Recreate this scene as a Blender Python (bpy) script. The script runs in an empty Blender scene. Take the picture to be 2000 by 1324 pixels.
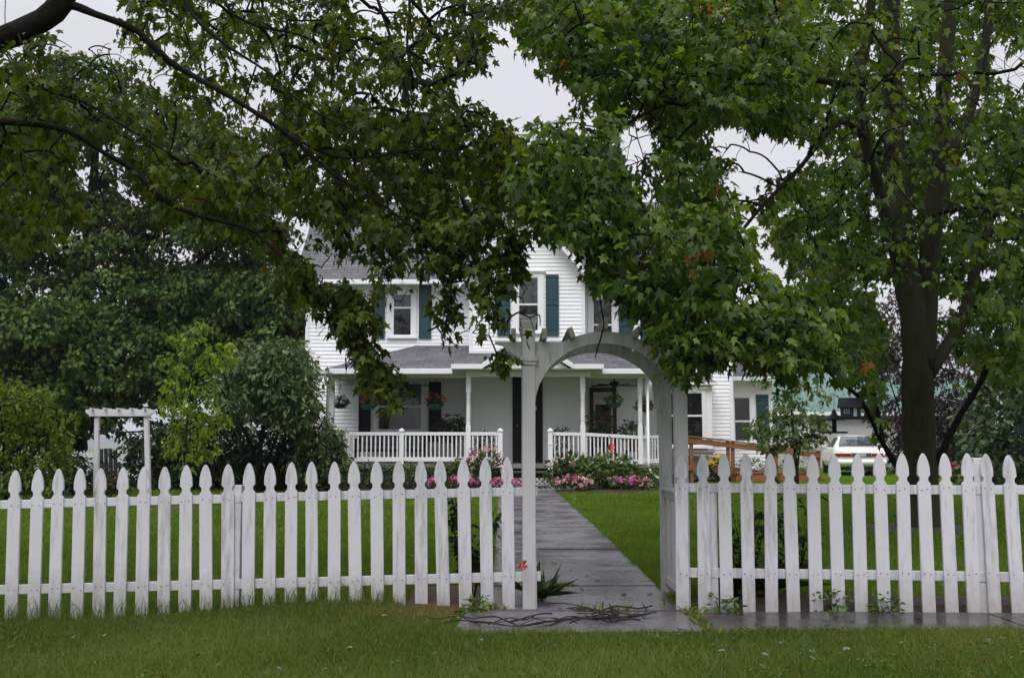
import bpy, math, random
import numpy as np
from mathutils import Vector, Matrix

R = math.radians
random.seed(7)
RNG = np.random.default_rng(11)
scene = bpy.context.scene
COL = scene.collection

# ------------------------------------------------------------------ camera
CAM_Z = 1.15
FPX = 2000.0
PITCH = math.atan(204.0 / FPX)
CP, SP = math.cos(PITCH), math.sin(PITCH)
cam_d = bpy.data.cameras.new('camera')
cam_d.sensor_width = 36.0
cam_d.lens = 36.0
cam_d.clip_end = 6000
cam_d.clip_start = 0.05
cam = bpy.data.objects.new('camera', cam_d)
COL.objects.link(cam)
cam.location = (0, 0, CAM_Z)
cam.rotation_euler = (R(90) + PITCH, 0, 0)
scene.camera = cam


def at(px, py, Y):
    """world point at depth Y seen at photo pixel (px, py)"""
    u = (px - 1000.0) / FPX
    v = (662.0 - py) / FPX
    t = Y / (CP - v * SP)
    return Vector((u * t, Y, CAM_Z + (SP + v * CP) * t))


def proj(P):
    """photo pixels of world points (N,3)"""
    P = np.asarray(P, float)
    d = P - np.array([0, 0, CAM_Z])
    f = d[:, 1] * CP + d[:, 2] * SP
    up = -d[:, 1] * SP + d[:, 2] * CP
    f = np.where(f < 0.05, 0.05, f)
    return np.stack([1000 + FPX * d[:, 0] / f, 662 - FPX * up / f], 1)


def sstep(a, b, x):
    t = np.clip((np.asarray(x, float) - a) / (b - a), 0, 1)
    return t * t * (3 - 2 * t)


def gh(x, y):
    """ground height"""
    x = np.asarray(x, float); y = np.asarray(y, float)
    h = 0.17 * sstep(17, 26, y) * sstep(2.5, 6, x) * (1 - 0.8 * sstep(29, 35, y))
    h = h - 7.0 * sstep(55, 260, y) ** 0.7
    h = h - 0.10 * sstep(-1.0, -3.6, x) * (1 - sstep(8.5, 12, y))
    h = h + 0.035 * np.exp(-((x + 1.3) / 0.75) ** 2 - ((y - 7.0) / 0.9) ** 2)
    h = h + 0.012 * np.sin(x * 1.7 + y * 0.6) * np.sin(y * 1.1 - x * 0.4) * (1 - sstep(9, 20, y)) * (1 - np.exp(-((x - 0.5) / 1.3) ** 4))
    return h


def ghf(x, y):
    return float(gh(x, y))


def ground_at(px, py):
    """ground point seen at pixel"""
    u = (px - 1000.0) / FPX
    v = (662.0 - py) / FPX
    d = Vector((u, CP - v * SP, SP + v * CP))
    z = 0.0
    for _ in range(6):
        t = (z - CAM_Z) / d.z
        z = ghf(d.x * t, d.y * t)
    t = (z - CAM_Z) / d.z
    return Vector((d.x * t, d.y * t, z))


# ------------------------------------------------------------------ objects
def tag(o, label=None, cat=None, group=None, kind=None):
    if label: o['label'] = label
    if cat: o['category'] = cat
    if group: o['group'] = group
    if kind: o['kind'] = kind
    return o


def empty(name, loc=(0, 0, 0), rz=0.0, label=None, cat=None, group=None):
    o = bpy.data.objects.new(name, None)
    COL.objects.link(o)
    o.location = loc
    o.rotation_euler = (0, 0, rz)
    o.empty_display_size = 0.2
    return tag(o, label, cat, group)


def copy_tree(o, parent=None):
    c = o.copy()
    COL.objects.link(c)
    if parent is not None:
        c.parent = parent
    for ch in list(o.children):
        copy_tree(ch, c)
    return c


class MB:
    """collects polygons, links them as one mesh object"""

    def __init__(self):
        self.v = []
        self.f = []
        self.sm = []

    def poly(self, pts, smooth=False):
        b = len(self.v)
        self.v.extend([tuple(p) for p in pts])
        self.f.append(list(range(b, b + len(pts))))
        self.sm.append(smooth)

    def box(self, x0, x1, y0, y1, z0, z1, M=None):
        b = len(self.v)
        c = [(x0, y0, z0), (x1, y0, z0), (x1, y1, z0), (x0, y1, z0), (x0, y0, z1), (x1, y0, z1), (x1, y1, z1), (x0, y1, z1)]
        if M is not None:
            c = [tuple(M @ Vector(p)) for p in c]
        self.v.extend(c)
        for q in ((0, 3, 2, 1), (4, 5, 6, 7), (0, 1, 5, 4), (1, 2, 6, 5), (2, 3, 7, 6), (3, 0, 4, 7)):
            self.f.append([b + i for i in q])
            self.sm.append(False)
        return self

    def bar(self, a, b_, w, h):
        """box from a to b with width w (sideways) and height h"""
        a = Vector(a); b_ = Vector(b_)
        d = b_ - a
        L = d.length
        d.normalize()
        side = d.cross(Vector((0, 0, 1)))
        if side.length < 1e-4:
            side = Vector((1, 0, 0))
        side.normalize()
        up = side.cross(d)
        M = Matrix((( side.x, d.x, up.x, a.x), (side.y, d.y, up.y, a.y), (side.z, d.z, up.z, a.z), (0, 0, 0, 1)))
        return self.box(-w / 2, w / 2, 0, L, -h / 2, h / 2, M)

    def prism(self, pts, y0, y1, M=None):
        """outline in the XZ plane (counter-clockwise seen from -Y) extruded from y0 to y1"""
        n = len(pts)
        b = len(self.v)
        c = [(p[0], y0, p[1]) for p in pts] + [(p[0], y1, p[1]) for p in pts]
        if M is not None:
            c = [tuple(M @ Vector(p)) for p in c]
        self.v.extend(c)
        self.f.append([b + i for i in range(n)]); self.sm.append(False)
        self.f.append([b + n + i for i in reversed(range(n))]); self.sm.append(False)
        for i in range(n):
            j = (i + 1) % n
            self.f.append([b + j, b + i, b + n + i, b + n + j]); self.sm.append(False)
        return self

    def tube(self, pts, radii, n=6, cap=True):
        pts = [Vector(p) for p in pts]
        if not hasattr(radii, '__len__'):
            radii = [radii] * len(pts)
        base = len(self.v)
        m = len(pts)
        ref = None
        for i, p in enumerate(pts):
            d = (pts[min(i + 1, m - 1)] - pts[max(i - 1, 0)])
            if d.length < 1e-7: d = Vector((0, 0, 1))
            d.normalize()
            if ref is None:
                ref = d.cross(Vector((0.13, 0.9, 0.31)))
                if ref.length < 1e-3: ref = d.cross(Vector((1, 0, 0)))
            ref = ref - d * ref.dot(d)
            ref.normalize()
            o2 = d.cross(ref)
            for k in range(n):
                a = 2 * math.pi * k / n
                q = p + (ref * math.cos(a) + o2 * math.sin(a)) * radii[i]
                self.v.append((q.x, q.y, q.z))
        for i in range(m - 1):
            for k in range(n):
                k2 = (k + 1) % n
                self.f.append([base + i * n + k, base + i * n + k2, base + (i + 1) * n + k2, base + (i + 1) * n + k])
                self.sm.append(True)
        if cap:
            self.f.append([base + k for k in reversed(range(n))]); self.sm.append(False)
            self.f.append([base + (m - 1) * n + k for k in range(n)]); self.sm.append(False)
        return self

    def lathe(self, prof, c=(0, 0, 0), n=16, M=None, square=False):
        """prof: list of (radius, z)"""
        base = len(self.v)
        for r, z in prof:
            for k in range(n):
                a = 2 * math.pi * (k + 0.5) / n
                p = Vector((c[0] + r * math.cos(a), c[1] + r * math.sin(a), c[2] + z))
                if M is not None: p = M @ p
                self.v.append(tuple(p))
        m = len(prof)
        for i in range(m - 1):
            for k in range(n):
                k2 = (k + 1) % n
                self.f.append([base + i * n + k, base + i * n + k2, base + (i + 1) * n + k2, base + (i + 1) * n + k])
                self.sm.append(n > 6)
        self.f.append([base + k for k in reversed(range(n))]); self.sm.append(False)
        self.f.append([base + (m - 1) * n + k for k in range(n)]); self.sm.append(False)
        return self

    def build(self, name, mat, parent=None, bevel=0.0, world=True):
        me = bpy.data.meshes.new(name)
        off = Vector((0, 0, 0))
        vv = self.v
        if parent is not None and world:
            # vertices are given in world space; the root's transform is undone
            rz = parent.rotation_euler.z
            inv = (Matrix.Translation(parent.location) @ Matrix.Rotation(rz, 4, 'Z')).inverted() if parent.parent is None else Matrix.Identity(4)
            if parent.parent is not None:
                pp = parent.parent
                inv = (Matrix.Translation(pp.location) @ Matrix.Rotation(pp.rotation_euler.z, 4, 'Z')).inverted()
            vv = [tuple(inv @ Vector(p)) for p in vv]
        me.from_pydata(vv, [], self.f)
        me.polygons.foreach_set('use_smooth', self.sm)
        me.update()
        o = bpy.data.objects.new(name, me)
        COL.objects.link(o)
        if mat is not None: me.materials.append(mat)
        if parent is not None: o.parent = parent
        if bevel > 0:
            b = o.modifiers.new('bevel', 'BEVEL'); b.width = bevel; b.segments = 2; b.limit_method = 'ANGLE'
        return o


def parent_inv(parent):
    if parent is None: return None
    pp = parent if parent.parent is None else parent.parent
    return (Matrix.Translation(pp.location) @ Matrix.Rotation(pp.rotation_euler.z, 4, 'Z')).inverted()


def mesh_np(name, V, loops, sizes, mat, parent=None, tone=None, smooth=False):
    """mesh from numpy arrays; tone = one float per face"""
    if parent is not None:
        M = np.array(parent_inv(parent))
        V = V @ M[:3, :3].T + M[:3, 3]
    me = bpy.data.meshes.new(name)
    me.vertices.add(len(V))
    me.vertices.foreach_set('co', np.ascontiguousarray(V, np.float32).ravel())
    me.loops.add(len(loops))
    me.loops.foreach_set('vertex_index', np.ascontiguousarray(loops, np.int32))
    nf = len(sizes)
    me.polygons.add(nf)
    starts = np.concatenate([[0], np.cumsum(sizes)[:-1]])
    me.polygons.foreach_set('loop_start', starts.astype(np.int32))
    try:
        me.polygons.foreach_set('loop_total', np.asarray(sizes, np.int32))
    except Exception:
        pass
    if smooth:
        me.polygons.foreach_set('use_smooth', np.ones(nf, bool))
    if tone is not None:
        a = me.attributes.new('tone', 'FLOAT', 'FACE')
        a.data.foreach_set('value', np.ascontiguousarray(tone, np.float32))
    me.update(calc_edges=True)
    me.validate()
    me.materials.append(mat)
    o = bpy.data.objects.new(name, me)
    COL.objects.link(o)
    if parent is not None: o.parent = parent
    return o


# ------------------------------------------------------------------ materials
class NT:
    def __init__(self, name):
        self.m = bpy.data.materials.new(name)
        self.m.use_nodes = True
        self.t = self.m.node_tree
        self.n = self.t.nodes
        self.l = self.t.links
        self.bsdf = self.n['Principled BSDF']
        self.out = self.n['Material Output']

    def node(self, typ, **kw):
        n = self.n.new(typ)
        for k, v in kw.items():
            if hasattr(n, k): setattr(n, k, v)
            else: n.inputs[k.replace('_', ' ')].default_value = v
        return n

    def link(self, a, b): self.l.new(a, b)

    def coord(self, kind='Object', scale=(1, 1, 1)):
        c = self.node('ShaderNodeTexCoord')
        mp = self.node('ShaderNodeMapping')
        mp.inputs['Scale'].default_value = scale
        self.link(c.outputs[kind], mp.inputs['Vector'])
        return mp.outputs['Vector']

    def noise(self, vec, scale, detail=4, rough=0.55):
        n = self.node('ShaderNodeTexNoise')
        n.inputs['Scale'].default_value = scale
        n.inputs['Detail'].default_value = detail
        n.inputs['Roughness'].default_value = rough
        if vec is not None: self.link(vec, n.inputs['Vector'])
        return n.outputs['Fac']

    def ramp(self, fac, stops):
        r = self.node('ShaderNodeValToRGB')
        e = r.color_ramp.elements
        while len(e) > 2: e.remove(e[-1])
        for i, (p, c) in enumerate(stops):
            el = e[i] if i < 2 else e.new(p)
            el.position = p
            el.color = (c[0], c[1], c[2], 1)
        self.link(fac, r.inputs['Fac'])
        return r.outputs['Color']

    def mix(self, fac, a, b, blend='MIX'):
        m = self.node('ShaderNodeMix', data_type='RGBA', blend_type=blend)
        for s, v in ((m.inputs[0], fac), (m.inputs[6], a), (m.inputs[7], b)):
            if isinstance(v, (int, float)): s.default_value = v
            elif isinstance(v, tuple): s.default_value = (v[0], v[1], v[2], 1)
            else: self.link(v, s)
        return m.outputs[2]

    def bump(self, h, strength=0.3, dist=0.01):
        b = self.node('ShaderNodeBump')
        b.inputs['Strength'].default_value = strength
        b.inputs['Distance'].default_value = dist
        self.link(h, b.inputs['Height'])
        self.link(b.outputs['Normal'], self.bsdf.inputs['Normal'])
        return b

    def color(self, c):
        if isinstance(c, tuple): self.bsdf.inputs['Base Color'].default_value = (c[0], c[1], c[2], 1)
        else: self.link(c, self.bsdf.inputs['Base Color'])

    def rough(self, r):
        if isinstance(r, (int, float)): self.bsdf.inputs['Roughness'].default_value = r
        else: self.link(r, self.bsdf.inputs['Roughness'])

    def set(self, **kw):
        for k, v in kw.items():
            self.bsdf.inputs[k.replace('_', ' ')].default_value = v


MATS = {}


def plain(name, col, rough=0.5, var=0.15, scale=6.0, spec=0.5, metal=0.0, bump=0.0, stretch=(1, 1, 1)):
    if name in MATS: return MATS[name]
    N = NT(name)
    v = N.coord('Object', stretch)
    f = N.noise(v, scale, 5)
    a = tuple(max(0, c * (1 - var)) for c in col)
    b = tuple(min(1, c * (1 + var)) for c in col)
    N.color(N.ramp(f, [(0.3, a), (0.7, b)]))
    N.rough(rough)
    N.set(Metallic=metal, Specular_IOR_Level=spec)
    if bump > 0: N.bump(N.noise(v, scale * 6, 4), bump, 0.01)
    MATS[name] = N.m
    return N.m


def leaf_mat(name, dark, mid, light, trans=0.35, tcol=None, rough=0.42, spec=0.35, accent=None, tmul=1.0):
    N = NT(name)
    at_ = N.node('ShaderNodeAttribute', attribute_name='tone')
    stops = [(0.0, dark), (0.5, mid), (0.93, light)]
    if accent: stops += [(0.955, light), (0.975, accent)]
    c = N.ramp(at_.outputs['Fac'], stops)
    N.color(c)
    N.rough(rough)
    N.set(Specular_IOR_Level=spec)
    tr = N.node('ShaderNodeBsdfTranslucent')
    t = N.mix(1.0, c, tcol or (1.0, 1.0, 0.35), 'MULTIPLY')
    if tmul != 1.0:
        t = N.mix(1.0, t, (tmul, tmul, tmul), 'MULTIPLY')
    N.link(t, tr.inputs['Color'])
    mx = N.node('ShaderNodeMixShader')
    mx.inputs[0].default_value = trans
    N.link(N.bsdf.outputs[0], mx.inputs[1])
    N.link(tr.outputs[0], mx.inputs[2])
    N.link(mx.outputs[0], N.out.inputs['Surface'])
    MATS[name] = N.m
    return N.m


# ------------------------------------------------------------------ leaves
def leaf_template(kind):
    if kind == 'maple':
        half = [(0, 0.0), (0.20, -0.03), (0.40, 0.10), (0.24, 0.25), (0.56, 0.55), (0.19, 0.52), (0.13, 0.74), (0, 1.0)]
    elif kind == 'oval':
        half = [(0, 0.0), (0.22, 0.25), (0.25, 0.5), (0.14, 0.8), (0, 1.0)]
    elif kind == 'lance':
        half = [(0, 0.0), (0.09, 0.3), (0.08, 0.6), (0, 1.0)]
    elif kind == 'rag':
        half = [(0, 0.0), (0.34, 0.15), (0.25, 0.35), (0.42, 0.6), (0.15, 0.72), (0, 1.0)]
    h = np.array(half)
    z = -0.16 * np.abs(h[:, 0]) - 0.22 * h[:, 1] ** 2 + 0.05
    r = np.stack([h[:, 0], h[:, 1], z], 1)
    l = r * np.array([-1, 1, 1])
    n = len(h)
    V = np.concatenate([r, l[1:-1]], 0)
    fr = list(range(n))
    fl = [0] + [n + i for i in range(n - 2)] + [n - 1]
    fl = fl[::-1]
    return V, [fr, fl]


TEMPL = {k: leaf_template(k) for k in ('maple', 'oval', 'lance', 'rag')}


def leaves(name, P, T, Nn, S, tone, kind, mat, parent=None):
    V0, F0 = TEMPL[kind]
    n = len(P)
    T = T / (np.linalg.norm(T, axis=1, keepdims=True) + 1e-9)
    Nn = Nn - T * np.sum(T * Nn, 1, keepdims=True)
    Nn = Nn / (np.linalg.norm(Nn, axis=1, keepdims=True) + 1e-9)
    X = np.cross(T, Nn)
    k = len(V0)
    # no two leaves alike: narrower or wider, flat, folded or curled
    V0 = np.repeat(V0[None], n, 0)
    V0[:, :, 0] *= RNG.uniform(.62, 1.12, n)[:, None]
    fold, curl, twist = RNG.uniform(-.6, 3.2, n)[:, None], RNG.normal(0, .16, n)[:, None], RNG.normal(0, .22, n)[:, None]
    V0[:, :, 2] = V0[:, :, 2] * fold - curl * V0[:, :, 1] ** 2 + twist * V0[:, :, 0] * V0[:, :, 1]
    V = P[:, None, :] + S[:, None, None] * (V0[:, :, 0:1] * X[:, None, :] + V0[:, :, 1:2] * T[:, None, :] + V0[:, :, 2:3] * Nn[:, None, :])
    V = V.reshape(-1, 3)
    base = (np.arange(n) * k)[:, None]
    fl = np.concatenate([np.array(f) for f in F0])
    loops = (base + fl[None, :]).ravel()
    sizes = np.tile([len(f) for f in F0], n)
    tn = np.repeat(tone, len(F0))
    return mesh_np(name, V, loops, sizes, mat, parent, tn)


def inpoly(px, poly):
    poly = np.asarray(poly, float)
    x, y = px[:, 0], px[:, 1]
    c = np.zeros(len(px), bool)
    j = len(poly) - 1
    for i in range(len(poly)):
        xi, yi = poly[i]; xj, yj = poly[j]
        m = ((yi > y) != (yj > y))
        c ^= m & (x < (xj - xi) * (y - yi) / (yj - yi + 1e-12) + xi)
        j = i
    return c


def rnd_unit(n):
    v = RNG.normal(size=(n, 3))
    return v / np.linalg.norm(v, axis=1, keepdims=True)


def clump_leaves(C, D, n_each, spread, size, droop=0.5, up=0.9, jit=0.55, size_var=0.48, length=None, clump_tone=None, tone_var=0.16):
    """leaves round clump centres C with twig directions D"""
    m = len(C)
    idx = np.repeat(np.arange(m), n_each)
    n = len(idx)
    if hasattr(size, '__len__'): size = size[idx]
    if hasattr(spread, '__len__'): spread = spread[idx]
    L = spread * 1.6 if length is None else length
    t = RNG.uniform(-0.8, 1.0, n)
    perp = rnd_unit(n)
    d = D[idx]
    perp = perp - d * np.sum(perp * d, 1, keepdims=True) * 0.7
    perp[:, 2] *= 0.75
    P = C[idx] + d * (t * L * 0.5)[:, None] + perp * (spread * RNG.uniform(0.15, 1.0, n) ** 0.7)[:, None]
    T = perp * 0.8 + d * 0.5 + np.array([0, 0, -droop]) + rnd_unit(n) * 0.35
    Nn = np.array([0, 0, up]) + rnd_unit(n) * jit + perp * 0.35
    S = size * (1 + RNG.uniform(-size_var, size_var, n))
    if clump_tone is None: clump_tone = RNG.uniform(0.2, 0.75, m)
    tone = np.clip(clump_tone[idx] + RNG.normal(0, tone_var, n), 0, 0.93)
    return P, T, Nn, S, tone


def catmull(pts, step=0.15):
    pts = [Vector(p) for p in pts]
    if len(pts) < 3:
        out = []
        n = max(2, int((pts[1] - pts[0]).length / step))
        return [pts[0].lerp(pts[1], i / n) for i in range(n + 1)]
    P = [pts[0] * 2 - pts[1]] + pts + [pts[-1] * 2 - pts[-2]]
    out = []
    for i in range(1, len(P) - 2):
        p0, p1, p2, p3 = P[i - 1], P[i], P[i + 1], P[i + 2]
        n = max(2, int((p2 - p1).length / step))
        for k in range(n):
            t = k / n
            out.append(0.5 * ((2 * p1) + (p2 - p0) * t + (2 * p0 - 5 * p1 + 4 * p2 - p3) * t * t + (3 * p1 - p0 - 3 * p2 + p3) * t ** 3))
    out.append(pts[-1])
    return out


def limb_tube(mb, pts, r0, r1, n=8, step=0.15, wob=0.0, flare=0.0):
    c = catmull(pts, step)
    m = len(c)
    rr = []
    for i in range(m):
        t = i / (m - 1)
        r = r0 + (r1 - r0) * t ** 0.8
        r *= 1 + wob * math.sin(i * 1.9 + r0 * 70) * 0.5 + wob * 0.5 * math.sin(i * 0.7 + 1)
        if flare: r *= 1 + flare * math.exp(-t * m * step / 0.28)
        rr.append(r)
    mb.tube(c, rr, n)
    return c


def connect_twigs(mb, limb_pts, C, r_tip=0.0035, sag=0.1, maxlen=2.2, rmax=0.03, n=4):
    """grow twigs from the limbs out to the clump centres; returns twig directions and which clumps are reached"""
    limb = np.array([tuple(p) for p in limb_pts])
    K = len(C)
    cap_n = len(limb) + K * 3
    nodes = np.zeros((cap_n, 3))
    nodes[:len(limb)] = limb
    cnt = len(limb)
    par = -np.ones(cap_n, int)
    d0 = np.array([np.min(np.sum((limb - c) ** 2, 1)) for c in C])
    order = np.argsort(d0)
    segs = []
    D = np.zeros((K, 3))
    ok = np.ones(K, bool)
    for i in order:
        c = C[i]
        dd = np.sum((nodes[:cnt] - c) ** 2, 1)
        j = int(np.argmin(dd))
        dist = math.sqrt(dd[j])
        a = nodes[j]
        if dist > maxlen:
            ok[i] = False
        v = c - a
        nrm = np.array([RNG.normal(), RNG.normal(), RNG.normal()])
        m1 = a + v * 0.4 + nrm * dist * 0.06 + np.array([0, 0, sag * dist * 0.6])
        m2 = a + v * 0.75 + nrm * dist * 0.04 + np.array([0, 0, sag * dist * 0.5])
        ids = []
        pj = j
        for q in (m1, m2, c):
            nodes[cnt] = q
            par[cnt] = pj
            pj = cnt
            ids.append(cnt)
            cnt += 1
        segs.append((j, ids, i))
        e = c - m2
        D[i] = e / (np.linalg.norm(e) + 1e-9)
    w = np.zeros(cnt)
    for (j, ids, i) in reversed(segs):
        add = 1 + w[ids[-1]]
        w[ids[-1]] = add
        w[ids[1]] = w[ids[1]] + add
        w[ids[0]] = w[ids[0]] + w[ids[1]]
        if j >= len(limb):
            w[j] += w[ids[0]]
    for (j, ids, i) in segs:
        if not ok[i]: continue
        ra = [min(rmax, r_tip * max(1, w[k]) ** 0.42) for k in ids]
        r_s = min(rmax, ra[0] * 1.15)
        cp_ = catmull([nodes[j]] + [nodes[k] for k in ids], max(.12, 0.22 * float(np.linalg.norm(nodes[ids[-1]] - nodes[j]))))
        q_ = len(cp_) - 1
        rl = [r_s] + ra
        mb.tube(cp_, [rl[min(2, int(3 * i_ / q_))] + (rl[min(2, int(3 * i_ / q_)) + 1] - rl[min(2, int(3 * i_ / q_))]) * (3 * i_ / q_ - min(2, int(3 * i_ / q_))) for i_ in range(q_ + 1)], n, cap=False)
    return D, ok

HAZE = 0.00028

# ------------------------------------------------------------------ world and sun
world = bpy.data.worlds.new('World')
scene.world = world
world.use_nodes = True
wn, wl = world.node_tree.nodes, world.node_tree.links
wn.clear()
sky = wn.new('ShaderNodeTexSky')
sky.sky_type = 'NISHITA'
sky.sun_disc = False
SUN_EL, SUN_AZ = R(58), R(200)
sky.sun_elevation = SUN_EL
sky.sun_rotation = SUN_AZ
sky.air_density = 1.0
sky.dust_density = 4.0
hs = wn.new('ShaderNodeHueSaturation')
hs.inputs['Saturation'].default_value = 0.12
wl.new(sky.outputs[0], hs.inputs['Color'])
bg1 = wn.new('ShaderNodeBackground'); bg1.inputs['Strength'].default_value = 0.05
wl.new(hs.outputs[0], bg1.inputs['Color'])
# overcast cloud layer: soft noise, brighter overhead
tc = wn.new('ShaderNodeTexCoord')
nz = wn.new('ShaderNodeTexNoise'); nz.inputs['Scale'].default_value = 1.6; nz.inputs['Detail'].default_value = 5
wl.new(tc.outputs['Generated'], nz.inputs['Vector'])
sx = wn.new('ShaderNodeSeparateXYZ'); wl.new(tc.outputs['Generated'], sx.inputs[0])
mr = wn.new('ShaderNodeMapRange'); mr.inputs[1].default_value = 0.36; mr.inputs[2].default_value = 1.0
mr.inputs[3].default_value = 0.80; mr.inputs[4].default_value = 3.3
wl.new(sx.outputs['Z'], mr.inputs[0])
mr2 = wn.new('ShaderNodeMapRange'); mr2.inputs[3].default_value = 0.80; mr2.inputs[4].default_value = 1.16
wl.new(nz.outputs['Fac'], mr2.inputs[0])
mu = wn.new('ShaderNodeMath'); mu.operation = 'MULTIPLY'
wl.new(mr.outputs[0], mu.inputs[0]); wl.new(mr2.outputs[0], mu.inputs[1])
bg2 = wn.new('ShaderNodeBackground'); bg2.inputs['Color'].default_value = (0.93, 0.93, 1.0, 1)
SKY_GAIN = 0.70
mu2 = wn.new('ShaderNodeMath'); mu2.operation = 'MULTIPLY'; mu2.inputs[1].default_value = SKY_GAIN
wl.new(mu.outputs[0], mu2.inputs[0]); wl.new(mu2.outputs[0], bg2.inputs['Strength'])
ad = wn.new('ShaderNodeAddShader')
wl.new(bg1.outputs[0], ad.inputs[0]); wl.new(bg2.outputs[0], ad.inputs[1])
wo = wn.new('ShaderNodeOutputWorld'); wl.new(ad.outputs[0], wo.inputs['Surface'])

sun_d = bpy.data.lights.new('sun', 'SUN')
sun_d.energy = 1.4
sun_d.angle = R(30)
sun_d.color = (1.0, 0.97, 0.92)
sun = bpy.data.objects.new('sun', sun_d)
COL.objects.link(sun)
# sun_rotation is measured clockwise from +Y
sdir = Vector((math.sin(SUN_AZ) * math.cos(SUN_EL), math.cos(SUN_AZ) * math.cos(SUN_EL), math.sin(SUN_EL)))
sun.rotation_euler = sdir.to_track_quat('Z', 'Y').to_euler()
sun.location = sdir * 50

scene.view_settings.view_transform = 'Standard'
scene.view_settings.look = 'None'
scene.view_settings.exposure = 0.12
scene.view_settings.gamma = 1.0
scene.cycles.max_bounces = 8
scene.cycles.diffuse_bounces = 4
scene.cycles.glossy_bounces = 3
scene.cycles.transmission_bounces = 4
scene.cycles.transparent_max_bounces = 8
scene.cycles.caustics_reflective = False
scene.cycles.caustics_refractive = False
scene.cycles.use_adaptive_sampling = True
scene.cycles.adaptive_threshold = 0.02

# ------------------------------------------------------------------ materials
def fence_paint(name, base=(0.60, 0.59, 0.64), wear=(0.34, 0.33, 0.34), amt=(0.54, 0.78), dirt=0.45):
    N = NT(name)
    v = N.coord('Object', (9, 9, 1.3))
    f = N.noise(v, 3.0, 6, 0.65)
    v2 = N.coord('Object', (1, 1, 1))
    f2 = N.noise(v2, 2.2, 3)
    oi = N.node('ShaderNodeObjectInfo')
    sh = N.node('ShaderNodeMath', operation='MULTIPLY_ADD'); N.link(oi.outputs['Random'], sh.inputs[0]); sh.inputs[1].default_value = 0.20; N.link(f, sh.inputs[2])
    of = N.node('ShaderNodeMath', operation='SUBTRACT'); N.link(sh.outputs[0], of.inputs[0]); of.inputs[1].default_value = 0.08
    c = N.mix(N.ramp(of.outputs[0], [(amt[0], (0, 0, 0)), (amt[1], (1, 1, 1))]), base, wear)
    c = N.mix(N.ramp(f2, [(0.35, (0, 0, 0)), (0.75, (0.35, 0.35, 0.35))]), c, (base[0] * 0.78, base[1] * 0.78, base[2] * 0.76))
    # splashed dirt on the lowest few centimetres
    g = N.node('ShaderNodeNewGeometry')
    s = N.node('ShaderNodeSeparateXYZ'); N.link(g.outputs['Position'], s.inputs[0])
    nn = N.noise(N.coord('Object', (6, 6, 6)), 3.0, 4)
    ma = N.node('ShaderNodeMath', operation='MULTIPLY_ADD'); N.link(nn, ma.inputs[0]); ma.inputs[1].default_value = -0.3; N.link(s.outputs['Z'], ma.inputs[2])
    m = N.node('ShaderNodeMapRange'); N.link(ma.outputs[0], m.inputs[0]); m.inputs[1].default_value = -0.12; m.inputs[2].default_value = 0.16; m.inputs[3].default_value = dirt; m.inputs[4].default_value = 0.0
    c = N.mix(m.outputs[0], c, (0.20, 0.19, 0.13))
    N.color(c)
    N.rough(0.62)
    N.set(Specular_IOR_Level=0.35)
    N.bump(f, 0.25, 0.004)
    MATS[name] = N.m
    return N.m


M_FENCE = fence_paint('weathered white paint')
M_ARBOR = fence_paint('greyed white paint', (0.49, 0.48, 0.50), (0.27, 0.26, 0.25), (0.52, 0.80), 0.25)
M_WHITE = plain('white vinyl', (0.80, 0.80, 0.82), 0.45, 0.03, 3.0)
M_TRIM = plain('white trim', (0.78, 0.78, 0.80), 0.45, 0.03, 3.0)
M_DARK = plain('black metal', (0.008, 0.008, 0.009), 0.55, spec=.25)
M_BARK = None
N = NT('wet bark')
v = N.coord('Object', (5, 5, 1.1))
f = N.noise(v, 4.0, 8, 0.7)
c = N.ramp(f, [(0.3, (0.006, 0.005, 0.004)), (0.55, (0.018, 0.016, 0.010)), (0.75, (0.036, 0.032, 0.020))])
f2 = N.noise(N.coord('Object', (1, 1, 0.6)), 1.4, 4)
c = N.mix(N.ramp(f2, [(0.40, (0.1, 0.1, 0.1)), (0.62, (0.85, 0.85, 0.85))]), c, N.mix(f, (0.012, 0.013, 0.003), (0.050, 0.052, 0.009)))
N.color(c); N.rough(0.8); N.set(Specular_IOR_Level=0.25); N.bump(f, 1.0, 0.05)
M_BARK = N.m
N = NT('dark twig bark')
N.color(N.ramp(N.noise(N.coord('Object', (1, 1, 1)), 6, 4), [(0.3, (0.004, 0.0035, 0.003)), (0.7, (0.014, 0.011, 0.008))])); N.rough(0.9); N.set(Specular_IOR_Level=0.1)
M_TWIG = N.m
N = NT('dark bark')
N.color(N.ramp(N.noise(N.coord('Object', (4, 4, 4)), 5, 7, .7), [(0.3, (0.006, 0.005, 0.004)), (0.7, (0.030, 0.025, 0.017))])); N.rough(0.9); N.set(Specular_IOR_Level=0.1)
N.bump(N.noise(N.coord('Object', (8, 8, 8)), 5, 7, .7), 1.0, .03)
M_BARK2 = N.m
M_SOIL = plain('dark wet mulch', (0.030, 0.018, 0.012), 0.85, 0.5, 30, bump=0.8)
M_SOIL_RED = plain('red brown mulch', (0.060, 0.024, 0.014), 0.85, 0.5, 30, bump=0.8)

# ------------------------------------------------------------------ ground
def grid_sheet(name, xs, ys, zoff, mat, mask=None, parent=None):
    X, Yv = np.meshgrid(xs, ys)
    Z = gh(X, Yv) + zoff
    V = np.stack([X.ravel(), Yv.ravel(), Z.ravel()], 1)
    nx, ny = len(xs), len(ys)
    i, j = np.meshgrid(np.arange(nx - 1), np.arange(ny - 1))
    a = (j * nx + i).ravel()
    q = np.stack([a, a + 1, a + nx + 1, a + nx], 1)
    return mesh_np(name, V, q.ravel(), np.full(len(q), 4), mat, parent, None, True)


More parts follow.
